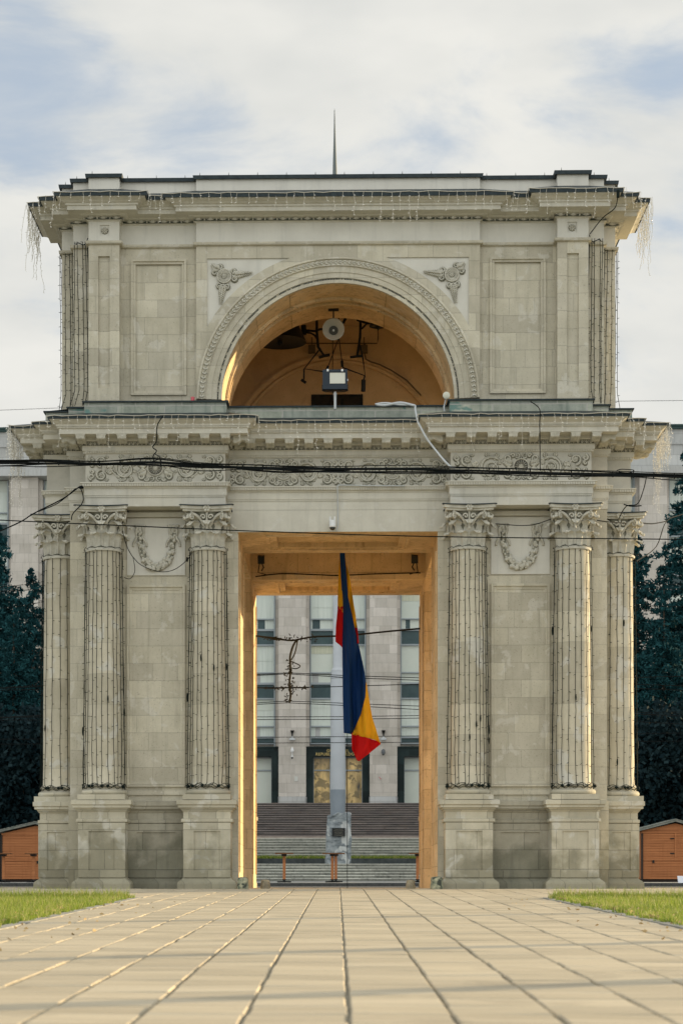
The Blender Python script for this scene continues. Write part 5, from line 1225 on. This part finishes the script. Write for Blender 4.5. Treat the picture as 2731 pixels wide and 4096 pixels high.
b = MB(); b.box(PX(1328, YQ), PX(1380, YQ), YQ, YQ + .35, PZ(3347, YQ), PZ(3313, YQ)); part('plaque', b, mat('black_plaque', (.012, .015, .016), .3), bo)
b = MB(); rl = random.Random(2)
for i in range(5):
    z = PZ(3318 + i * 6, YQ); b.box(PX(1334 + rl.uniform(0, 5), YQ), PX(1374 - rl.uniform(0, 5), YQ), YQ - .004, YQ - .001, z - .012, z)
part('engraving', b, mat('engraving_grey', (.2, .19, .15), .6), bo)
# ================================================================ GOVERNMENT BUILDING
YB = 130.0; ZG = 5.33; gb = thing('government_building', 'long pale stone government building with tall piers and curtained windows behind the arch', 'building', (0, YB, ZG))
GST = surf('pale_facade_stone', ((.46, .43, .38), (.56, .525, .475)), .6, .9, .2, .02, brick=(1.1, .62, .012, (.93, .93, .94), (1.05, 1.04, 1.03)), mortar=((.25, .24, .22), .3), streak=((.27, .24, .20), .45))
GTOP = surf('grey_facade_band', ((.40, .41, .40), (.48, .485, .47)), .5, .9, .2, .02, brick=(2.2, .7, .015, (.94, .94, .95), (1.05, 1.05, 1.04)), mortar=((.2, .2, .2), .3), streak=((.2, .2, .18), .4))
CURT = surf('window_curtain', ((.50, .56, .50), (.66, .71, .65)), 1.2, .35, .15, .02, stretch=(14, 1, .3), spec=.5)
PLAIN = surf('drawn_blind', ((.52, .57, .50), (.58, .62, .55)), .6, .3, .05, spec=.5)
SPD = surf('dark_teal_panel', ((.025, .055, .06), (.055, .095, .10)), .8, .35, .05, spec=.3)
BLN = surf('yellowed_blind', ((.48, .50, .38), (.60, .60, .47)), .8, .4, .1, stretch=(12, 1, .3))
ALU = mat('grey_window_frame', (.30, .34, .36), .4); MARB = surf('black_green_marble', ((.006, .014, .014), (.016, .028, .027)), .7, .45, .05, spec=.15, brick=(1.3, .9, .01, (.8, .8, .8), (1.3, 1.3, 1.3)))
gzv = lambda y: PZ(y, YB)
ztopg = gzv(1716); zcorn = gzv(1875); zwin = gzv(1920); zbot = gzv(2991)
b = MB(); b.box(-88, 88, YB + .9, YB + 16, ZG - .1, ztopg - .02); part('wall', b, GST, gb)
b = MB(); b.box(-88.2, 88.2, YB - .55, YB + .89, gzv(1880), ztopg - .25); b.box(-88.5, 88.5, YB - .8, YB + .6, gzv(1908), gzv(1881) ); b.box(-88.3, 88.3, YB - .62, YB - .56, gzv(1792), gzv(1784)); part('entablature', b, GTOP, gb)
b = MB(); b.box(-88.8, 88.8, YB - .75, YB + 17, ztopg - .245, ztopg - .08); b.box(-88.9, 88.9, YB - .85, YB + 17, ztopg - .078, ztopg + .03); part('roof', b, surf('dark_green_roof', ((.02, .05, .05), (.04, .08, .07)), 2, .5, .1), gb)
pw = .92; bay = 6.0
piers = [s * (3.05 + i * bay) for i in range(0, 5) for s in (-1, 1)]
for px_ in piers:
    b = MB(); b.box(px_ - pw, px_ + pw, YB - .35, YB + .95, ZG + .6, gzv(1909)); b.box(px_ - pw - .22, px_ + pw + .22, YB + .25, YB + .94, ZG + .6, gzv(1909) - .01)
    p_ = part('pier', b, GST, gb)
    b = MB(); b.prism_xy([(px_ - pw - .12, YB + .3), (px_ - pw + .05, YB - .5), (px_ + pw - .05, YB - .5), (px_ + pw + .12, YB + .3)], ZG, ZG + .585); part('pier_base', b, GTOP, p_)
    b = MB(); b.tube([(px_ - pw - .28, YB + .2, ZG), (px_ - pw - .28, YB + .2, gzv(1915))], .05, 6); part('downpipe', b, ALU, p_)
# windows, bay by bay and floor by floor
bays = [0] + [s * (3.05 + bay / 2 + i * bay) for i in range(0, 4) for s in (-1, 1)]
wi = 0; rw = random.Random(12)
for bx in bays:
    hw_ = bay / 2 - pw - .25 + (.05 if bx == 0 else 0)
    for fl in range(5):
        y_sp_top = 2949 - 216 * fl            # dark panel top edge of this floor (photo y)
        zt0 = gzv(y_sp_top); zt1 = gzv(y_sp_top - 216 + 62) if fl < 4 else gzv(1909); sp_b = gzv(y_sp_top + 62) if fl else gzv(2975)
        f = MB()
        if fl == 4: zt1 = min(zt1, gzv(1909)); 
        rect = [(-hw_, -.33 * hw_), (-.20 * hw_, hw_ * .20), (.33 * hw_, hw_)]
        rect = [(-hw_, -.10), (.10, hw_)] if True else rect
        # frame grid
        cols = [(-hw_, -hw_ + .07), (-.29, -.21), (.21, .29), (hw_ - .07, hw_)]
        for a, c in cols: f.box(bx + a, bx + c, YB + .55, YB + .89, sp_b, zt1)
        for za_, zb_ in ((zt0 - .04, zt0 + .10), (sp_b - .0, sp_b + .10), (zt0 + .72, zt0 + .80)):
            for (a, c) in ((-hw_ + .071, -.291), (-.209, .209), (.291, hw_ - .071)): f.box(bx + a, bx + c, YB + .60, YB + .89, za_, zb_)
        w_ = part('window', f, ALU, gb)
        for (a, c) in ((-hw_ + .071, -.291), (-.209, .209), (.291, hw_ - .071)):
            m_ = rw.choice((CURT, CURT, PLAIN)) if (c - a) > .5 else SPD
            g_ = MB(); g_.box(bx + a, bx + c, YB + .78, YB + .88, zt0 + .101, zt0 + .719); g_.box(bx + a, bx + c, YB + .78, YB + .88, zt0 + .801, zt1 - .002); part('pane', g_, m_, w_)
            if m_ is not SPD and rw.random() < .6:
                g_ = MB(); ox = rw.uniform(.05, .3) * (c - a); ww_ = rw.uniform(.15, .35) * (c - a); g_.box(bx + a + ox, bx + a + ox + ww_, YB + .765, YB + .779, zt0 + .104, zt0 + .716); part('curtain_gap', g_, rw.choice((SPD, GTOP)), w_)
            if m_ is not SPD and rw.random() < .55:
                g_ = MB(); hh_ = rw.uniform(.15, .6) * (zt1 - zt0 - .85); g_.box(bx + a, bx + c, YB + .755, YB + .764, zt1 - .004 - hh_, zt1 - .003); part('blind', g_, rw.choice((BLN, CURT, PLAIN)), w_)
            g_ = MB(); g_.box(bx + a, bx + c, YB + .72, YB + .88, sp_b + .101, zt0 - .041); part('dark_panel', g_, SPD, w_)
    # portal
    dz = gzv(3027); zt3 = gzv(2991); pwid = 2.28
    b = MB(); dh = 1.65 if bx == 0 else 1.6
    xo = 0 if bx == 0 else 0
    b.box(bx - pwid, bx - dh, YB - .1, YB + .89, ZG, zt3); b.box(bx + dh, bx + pwid, YB - .1, YB + .89, ZG, zt3); b.box(bx - dh, bx + dh, YB - .1, YB + .89, dz, zt3 - .002); b.box(bx - pwid - .05, bx + pwid + .05, YB - .18, YB - .101, zt3 - .03, zt3 + .06)
    po = part('portal', b, MARB, gb)
    d = MB(); f = MB(); 
    cols = [-dh, -dh * .30, dh * .30, dh] if bx == 0 else [-dh, dh * .1, dh]
    for c in cols: f.box(bx + c - .04, bx + c + .04, YB + .55, YB + .80, ZG + .02, dz)
    f.box(bx - dh, bx + dh, YB + .56, YB + .79, dz - .09, dz - .002); f.box(bx - dh, bx + dh, YB + .56, YB + .79, gzv(3083), gzv(3078))
    dr = part('door', f, ALU, po)
    for a, c in zip(cols[:-1], cols[1:]):
        g_ = MB(); g_.box(bx + a + .04, bx + c - .04, YB + .66, YB + .70, ZG + .02, dz - .09)
        m_ = PLAIN
        if bx == 0: m_ = None if abs(a + c) > .3 else SPD
        part('door_glass', g_, m_ if m_ else bpy.data.materials.get('gold_reflection_glass') or surf('gold_reflection_glass', ((.03, .032, .025), (.95, .66, .25)), .9, .25, .5, .05, stretch=(1.6, 1, .45), detail=3, spec=.6, patch=((.20, .15, .06), 2.3, .54, .85)), dr)  # gold reflections painted into the glass as mottled colour
# lettering over the middle door
GOLD = mat('gold_letters', (.55, .42, .16), .5, .2)
def text(name, body, size, x, y, z, parent, m_):
    cu = bpy.data.curves.new('t', 'FONT'); cu.body = body; cu.size = size; cu.extrude = .02; cu.align_x = 'CENTER'; cu.space_character = 1.12
    o = bpy.data.objects.new('t', cu); C.objects.link(o); dg = bpy.context.evaluated_depsgraph_get(); dg.update()
    me = bpy.data.meshes.new_from_object(o.evaluated_get(dg)); bpy.data.objects.remove(o, do_unlink=True)
    me.transform(Matrix.Rotation(PI / 2, 4, 'X')); me.materials.clear(); me.materials.append(m_)
    return link(name, me, parent, (x, y, z))
text('lettering', 'GUVERNUL', .27, 0.0, YB - .125, gzv(3010), gb, GOLD); text('lettering', 'REPUBLICII MOLDOVA', .27, .0, YB - .125, gzv(3023.5), gb, GOLD)
# wall lamps, cameras and notices on the two inner piers
for s, lb in ((-1, 'left'), (1, 'right')):
    x = s * 3.05; y = YB - .36
    t = thing('wall_lamp', 'grey up and down wall lamp on the %s pier of the far building' % lb, 'wall lamp', (x, y, gzv(2945)))
    b = MB(); b.lathe([(.04, gzv(2948)), (.05, gzv(2940)), (.13, gzv(2926)), (.15, gzv(2925))], (x, y - .15, 0), 12); part('lamp_shade', b, BLACKMET, t, smooth=True)
    b = MB(); b.lathe([(.0, gzv(2965)), (.2, gzv(2964)), (.2, gzv(2957)), (.05, gzv(2954)), (0, gzv(2953))], (x, y - .22, 0), 14); b.box(x - .04, x + .04, y - .2, y, gzv(2955), gzv(2948)); part('lamp_tray', b, GREYHOSE, t)
x = -3.05; t = thing('security_camera', 'white pole dome camera on the left pier of the far building', 'security camera', (x, YB - .36, gzv(3005)))
b = MB(); b.lathe([(.02, gzv(2991)), (.10, gzv(3000)), (.13, gzv(3004)), (.11, gzv(3010)), (.03, gzv(3013)), (.03, gzv(3025)), (.08, gzv(3027)), (.08, gzv(3031))], (x, YB - .6, 0), 12); b.box(x - .03, x + .03, YB - .6, YB - .35, gzv(3004), gzv(3001)); part('camera_body', b, WHITE, t, smooth=True)
b = MB(); b.ell((x, YB - .6, gzv(3035)), .07, .07, .07); part('camera_dome', b, GLASSDK, t)
x = 3.03; t = thing('security_camera', 'dark round dome camera on the right pier of the far building', 'security camera', (x, YB - .36, gzv(3010)))
b = MB(); b.lathe([(.04, gzv(3000)), (.12, gzv(3004)), (.14, gzv(3014)), (.12, gzv(3018))], (x, YB - .6, 0), 14); b.box(x - .03, x + .03, YB - .6, YB - .35, gzv(3006), gzv(3003)); part('camera_body', b, mat('grey_metal', (.12, .13, .14), .4), t, smooth=True)
b = MB(); b.ell((x, YB - .6, gzv(3020)), .10, .10, .09); part('camera_dome', b, GLASSDK, t)
b = MB(); b.box(PX(1178, YB), PX(1192, YB), YB - .39, YB - .36, gzv(3127), gzv(3108)); b.box(PX(1180, YB), PX(1190, YB), YB - .394, YB - .391, gzv(3117), gzv(3116)); solo('notice_board', b, mat('notice_paper', (.55, .56, .52), .6), 'small white notice on the left pier of the far building', 'notice', (PX(1185, YB), YB - .37, gzv(3117)))
t = thing('warning_sign', 'small white sign with red marks on the right pier of the far building', 'sign', (PX(1519, YB), YB - .37, gzv(3116)))
b = MB(); b.box(PX(1514, YB), PX(1524, YB), YB - .39, YB - .36, gzv(3121), gzv(3108)); part('sign_plate', b, mat('sign_white', (.5, .48, .45), .6), t)
b = MB(); b.box(PX(1515.5, YB), PX(1519, YB), YB - .395, YB - .391, gzv(3114), gzv(3110)); b.box(PX(1518, YB), PX(1523, YB), YB - .395, YB - .391, gzv(3119), gzv(3116)); part('sign_mark', b, mat('sign_red', (.5, .03, .02), .6), t)
# ================================================================ TABLES, KIOSKS
WOOD = surf('orange_brown_wood', ((.33, .125, .045), (.46, .185, .07)), 1.6, .6, .3, .006, stretch=(.4, 1, 9), streak=((.22, .07, .02), .4), pits=.12)
WOODT = surf('brown_table_wood', ((.13, .055, .02), (.20, .085, .03)), 4, .5, .2)
def table(px, w, Y, label, dbl=False):
    x = PX(px, Y); z0 = .11 + (Y - 72.2) * .09 / 16.8; z1 = PZ(3413.5, Y)
    t = thing('standing_table', label, 'table', (x, Y, z0), 'tall wooden tables on the far pavement')
    h = w * Y / F / 2
    b = MB(); [b.box(x - h, x + h, Y - .35 + k * .235, Y - .35 + k * .235 + .225, z1 - .045, z1) for k in range(3)]; part('tabletop', b, WOODT, t)
    b = MB(); b.box(x - .055, x + .055, Y - .05, Y + .06, z0 + .12, z1 - .12); part('post', b, WOOD, t)
    b = MB(); b.box(x - .28, x + .28, Y - .04, Y + .04, z0, z0 + .05); b.box(x - .04, x + .04, Y - .28, Y + .28, z0 + .051, z0 + .09); b.box(x - .07, x + .07, Y - .06, Y + .07, z0 + .091, z0 + .13); part('foot', b, BLACKMET, t)
    b = MB(); b.box(x - .10, x + .10, Y - .2, Y + .2, z1 - .12, z1 - .046); part('bracket', b, BLACKMET, t)
table(1136.5, 72, 77.0, 'tall wooden table by the left jamb seen through the opening')
table(1329, 80, 77.0, 'tall wooden table in front of the boulder, the nearer one'); table(1343, 72, 79.5, 'tall wooden table in front of the boulder, half hidden behind its neighbour')
table(1669, 68, 77.0, 'tall wooden table by the right jamb seen through the opening')
table(131, 62, 77.0, 'tall wooden table in front of the left kiosk'); table(10, 62, 77.0, 'tall wooden table at the left edge of the photo')
def kiosk(cx, hw_, Y, zpk, zev, label, seam):
    z0 = .16; t = thing('market_kiosk', label, 'kiosk', (cx, Y, z0))
    b = MB(); zz0 = z0 + .12; n = int((zev - zz0 - .02) / .105)
    for i in range(n):
        za_ = zz0 + i * .105; b.box(cx - hw_, cx + hw_, Y + .012, Y + 2.4, za_ + .0, za_ + .080); b.box(cx - hw_ + .01, cx + hw_ - .01, Y + .045, Y + 2.36, za_ + .080, za_ + .105)
    zt_ = zz0 + n * .105
    b.prism_xz([(cx - hw_, zt_), (cx + hw_, zt_), (cx, zpk - .1)], Y + .02, Y + 2.38)
    part('plank_wall', b, WOOD, t)
    b = MB(); zm = z0 + .12 + (zev - z0) * .36
    b.box(cx - hw_ - .0, cx + hw_ + .0, Y - .014, Y + .010, zm, zm + .055); b.box(cx - hw_, cx + hw_, Y - .012, Y + .010, zev - .15, zev - .08); b.box(cx + seam - .03, cx + seam + .03, Y - .016, Y + .010, zm + .056, zev - .151)
    part('batten', b, WOOD, t)
    b = MB(); [b.box(cx + seam - .22 * s3, cx + seam - .05 * s3, Y - .022, Y - .005, zh_, zh_ + .05) for zh_ in (zm + .25, zev - .4) for s3 in (1,)]; part('hinge', b, BLACKMET, t)
    b = MB(); b.box(cx + seam - .95, cx + seam - .87, Y - .03, Y - .002, zm - .12, zm + .0); part('handle', b, BLACKMET, t)
    b = MB(); 
    for s in (-1, 1): b.box(cx + s * hw_ - .04, cx + s * hw_ + .04, Y - .02, Y + .06, z0 + .1, zev - .16)
    b.box(cx - hw_ + .05, cx + hw_ - .05, Y + .1, Y + 2.3, z0, z0 + .115); part('dark_frame', b, mat('dark_wood', (.03, .02, .015), .7), t)
    b = MB(); e = .16
    for s in (-1, 1):
        xe = cx + s * (hw_ + e); ze = zev - (zpk - zev) * e / hw_
        pts = [(xe, ze - .03), (cx, zpk - .03), (cx, zpk + .05), (xe, ze + .05)]; b.prism_xz(pts, Y - .22, Y + 2.6)
        for k in range(9):
            a0, a1 = k / 9, (k + 1) / 9 - .012; q = [(cx + (xe - cx) * a0, zpk + .052 + (ze - zpk) * a0), (cx + (xe - cx) * a1, zpk + .052 + (ze - zpk) * a1)]
            b.prism_xz([q[0], q[1], (q[1][0], q[1][1] + .02), (q[0][0], q[0][1] + .035)], Y - .24, Y + 2.62)
    part('roof', b, surf('grey_green_shingle', ((.13, .15, .13), (.24, .24, .21)), 6, .9, .3), t)
kiosk(PX(139, 80), 1.42, 80, PZ(3294, 80), PZ(3326, 80), 'orange wooden market kiosk with a shallow gable left of the arch', 1.0)
kiosk(PX(2694, 80), 1.35, 80, PZ(3286, 80), PZ(3320, 80), 'orange wooden market kiosk with a grey green roof right of the arch', .02)
b = MB(); x, _, z = P(2742, 3535, 73.5); z = .115
b.add([(x - .35, 73.4, z), (x + .8, 73.4, z), (x + .8, 73.9, z + .24), (x - .3, 73.9, z + .27), (x - .35, 73.42, z - .01), (x + .8, 73.42, z - .01), (x + .8, 73.92, z + .23), (x - .3, 73.92, z + .26)], [(0, 1, 2, 3), (4, 5, 6, 7), (0, 1, 5, 4), (2, 3, 7, 6), (1, 2, 6, 5), (0, 3, 7, 4)])
solo('white_board', b, mat('white_board', (.6, .62, .66), .5), 'folded white board lying by the kerb in front of the right kiosk', 'board', (x, 73.5, z))
# ================================================================ TREES
def leaf_mat(name, c0, c1):
    m = bpy.data.materials.new(name); m.use_nodes = True; t = m.node_tree; b = t.nodes['Principled BSDF']
    g = N(t, 'ShaderNodeNewGeometry'); r_ = N(t, 'ShaderNodeValToRGB'); r_.color_ramp.elements[0].color = (*c0, 1); r_.color_ramp.elements[1].color = (*c1, 1); t.links.new(g.outputs['Random Per Island'], r_.inputs[0]); t.links.new(r_.outputs[0], b.inputs['Base Color']); b.inputs['Roughness'].default_value = .75; b.inputs['Specular IOR Level'].default_value = .08
    return m
SPR = leaf_mat('spruce_needles', (.004, .028, .034), (.020, .085, .092)); PUR = leaf_mat('dark_plum_leaves', (.003, .014, .019), (.017, .036, .040)); BARK = surf('bark', ((.05, .04, .03), (.10, .08, .06)), 10, .95, .5)
def quads(c, a, bvec):
    return np.stack([c - a - bvec, c + a - bvec, c + a + bvec, c - a + bvec], 1).reshape(-1, 3)
def spruce_mesh(H, R, seed, dens=1.0):
    rg = np.random.default_rng(seed); cs = []; 
    nw = int(H * 3.0)
    for i in range(nw):
        t = (i + .5) / nw; z = .06 * H + t * .94 * H; r = R * (1 - t) ** .75 * rg.uniform(.8, 1.12) + .12; nb = int(4.5 * (1 - t) + 3)
        for k in range(nb):
            a = rg.uniform(0, 2 * PI); L_ = r * rg.uniform(.7, 1.12); n = int((L_ * 66 + 10) * dens)
            u = rg.random(n) ** .8; d = u * L_
            w = .27 * (1 - u * .6) * (.5 + .5 * L_ / R); off = rg.normal(0, 1, n) * w
            x = d * math.cos(a) - off * math.sin(a); y = d * math.sin(a) + off * math.cos(a)
            zz_ = z - .28 * d + .10 * d * d / max(R, 1) - np.abs(off) * .35 + rg.normal(0, .05, n) - rg.random(n) * .22
            cs.append(np.stack([x, y, zz_], 1))
    c = np.concatenate(cs); n = len(c); d = rg.normal(0, 1, (n, 3)); d[:, 2] -= .3; d /= np.linalg.norm(d, axis=1)[:, None]; e = np.cross(d, rg.normal(0, 1, (n, 3))); e /= np.linalg.norm(e, axis=1)[:, None]
    s1 = rg.uniform(.07, .16, n)[:, None]; s2 = rg.uniform(.02, .045, n)[:, None]
    return np_mesh('spruce_crown', quads(c, d * s1, e * s2), 4, [SPR])
def trunk_mesh(H, r0, name='trunk'):
    b = MB(); b.tube([(0, 0, -.2), (.03, 0, H * .3), (-.02, .03, H * .7), (0, 0, H * .97)], [r0, r0 * .75, r0 * .35, .03], 8); return b.mesh(name, [BARK])
sA = (spruce_mesh(17, 3.9, 1), trunk_mesh(17, .24)); sB = (spruce_mesh(20.5, 4.3, 2), trunk_mesh(20.5, .28))
def spruce(px, py, Y, src, H, label, rz):
    x, _, ztp = P(px, py, Y); zb = .15 if Y < 90 else 1.0; sc = (ztp - zb) / H
    t = thing('spruce_tree', label, 'tree', (x, Y, zb), 'spruces beside the arch')
    for nm, me in (('crown', src[0]), ('trunk', src[1])):
        o = link(nm, me, t, (x, Y, zb)); 
    t.scale = (sc, sc, sc); t.rotation_euler = (0, 0, rz)
spruce(-10, 2080, 93, sA, 17, 'blue green spruce at the left edge of the photo', .3); spruce(128, 2260, 97, sA, 17, 'shorter pointed spruce between the left edge and the arch', 1.9); spruce(50, 2420, 90, sA, 17, 'lowest spruce on the left behind the kiosk', 4.4)
spruce(2760, 1710, 93, sB, 20.5, 'tallest spruce reaching in from the right edge', .8); spruce(2545, 2140, 98, sA, 17, 'pointed spruce rising right beside the rightmost column', 2.7); spruce(2650, 2330, 90, sA, 17, 'lower full spruce in front right above the kiosk', 5.2)
def bush_mesh(R, H, seed, n=15000):
    rg = np.random.default_rng(seed); nc = 46; ctr = np.stack([rg.uniform(-R, R, nc), rg.uniform(-R * .7, R * .7, nc), rg.uniform(.12 * H, H, nc)], 1)
    ctr = ctr[(ctr[:, 0] / R) ** 2 + ((ctr[:, 2] - H * .45) / (H * .6)) ** 2 < 1.15]; k = rg.integers(0, len(ctr), n)
    v = rg.normal(0, 1, (n, 3)); v /= np.linalg.norm(v, axis=1)[:, None]; c = ctr[k] + v * (rg.random(n) ** .4)[:, None] * R * .36; c[:, 2] = np.maximum(c[:, 2], .05)
    d = rg.normal(0, 1, (n, 3)); d /= np.linalg.norm(d, axis=1)[:, None]; e = np.cross(d, rg.normal(0, 1, (n, 3))); e /= np.linalg.norm(e, axis=1)[:, None]
    return np_mesh('bush_crown', quads(c, d * .10, e * .065), 4, [PUR])
bA = bush_mesh(3.2, 7.2, 5); tb = trunk_mesh(4.5, .16, 'bush_trunk')
for px, Y, sc, lb in ((-60, 88.5, 1.0, 'dark leafy tree at the far left edge'), (90, 87.5, .95, 'dark leafy tree above the left kiosk'), (215, 89.5, 1.02, 'dark leafy tree touching the left end of the arch'), (2500, 89.5, 1.0, 'dark leafy tree touching the right end of the arch'), (2640, 87.5, .97, 'dark leafy tree above the right kiosk'), (2790, 88.5, 1.03, 'dark leafy tree at the far right edge')):
    x = PX(px, Y); t = thing('plum_tree', lb, 'tree', (x, Y, .2), 'dark leaved trees behind the kiosks')
    link('crown', bA, t, (x, Y, .2)); link('trunk', tb, t, (x, Y, .2)); t.scale = (sc, 1, sc); t.rotation_euler = (0, 0, random.uniform(0, .5))
# faint light strings between trees and arch
for (xa, xb, lb) in ((-200, 190, 'left'), (2520, 2950, 'right')):
    b = MB()
    for y0, y1, dip in ((2330, 2320, 18), (2358, 2352, 6), (2420, 2400, 20)):
        pts = [P(xa + (xb - xa) * k / 12, y0 + (y1 - y0) * k / 12 + dip * math.sin(PI * k / 12), 60) for k in range(13)]; b.cur = 0; b.tube(pts, .010, 4); b.cur = 1
        for k in range(13): b.ell(pts[k], .014, .014, .014, 5, 3)
    b.cur = 0; b.tube([P(xa, 2330, 60), P(xa, 2358, 60), P(xa, 2420, 60)], .01, 4)
    solo('festoon_lights', b, [CABLE, BULB], 'thin festoon light wires strung %s of the arch in front of the spruces' % lb, 'festoon lights', P(xa, 2340, 60))
# lamp posts outside the frame on the right whose shadows cross the paving
for (x, y, H, wh) in ((8.4, 17.0, 5.0, 'middle'), (9.5, 24.0, 5.0, 'farthest'), (7.8, 12.9, 5.0, 'nearest')):
    t = thing('street_lamp', '%s of the three dark street lamps along the right lawn' % wh, 'street lamp', (x, y, -.2), 'street lamps beyond the lawn')
    b = MB(); b.tube([(x, y, -.2), (x, y, 1.0), (x, y, H)], [.17, .15, .12], 10); part('post', b, BLACKMET, t, smooth=True)
    b = MB(); b.lathe([(.05, H), (.2, H + .1), (.26, H + .35), (.1, H + .5), (0, H + .55)], (x, y, 0), 12); part('lantern', b, WHITE, t, smooth=True)
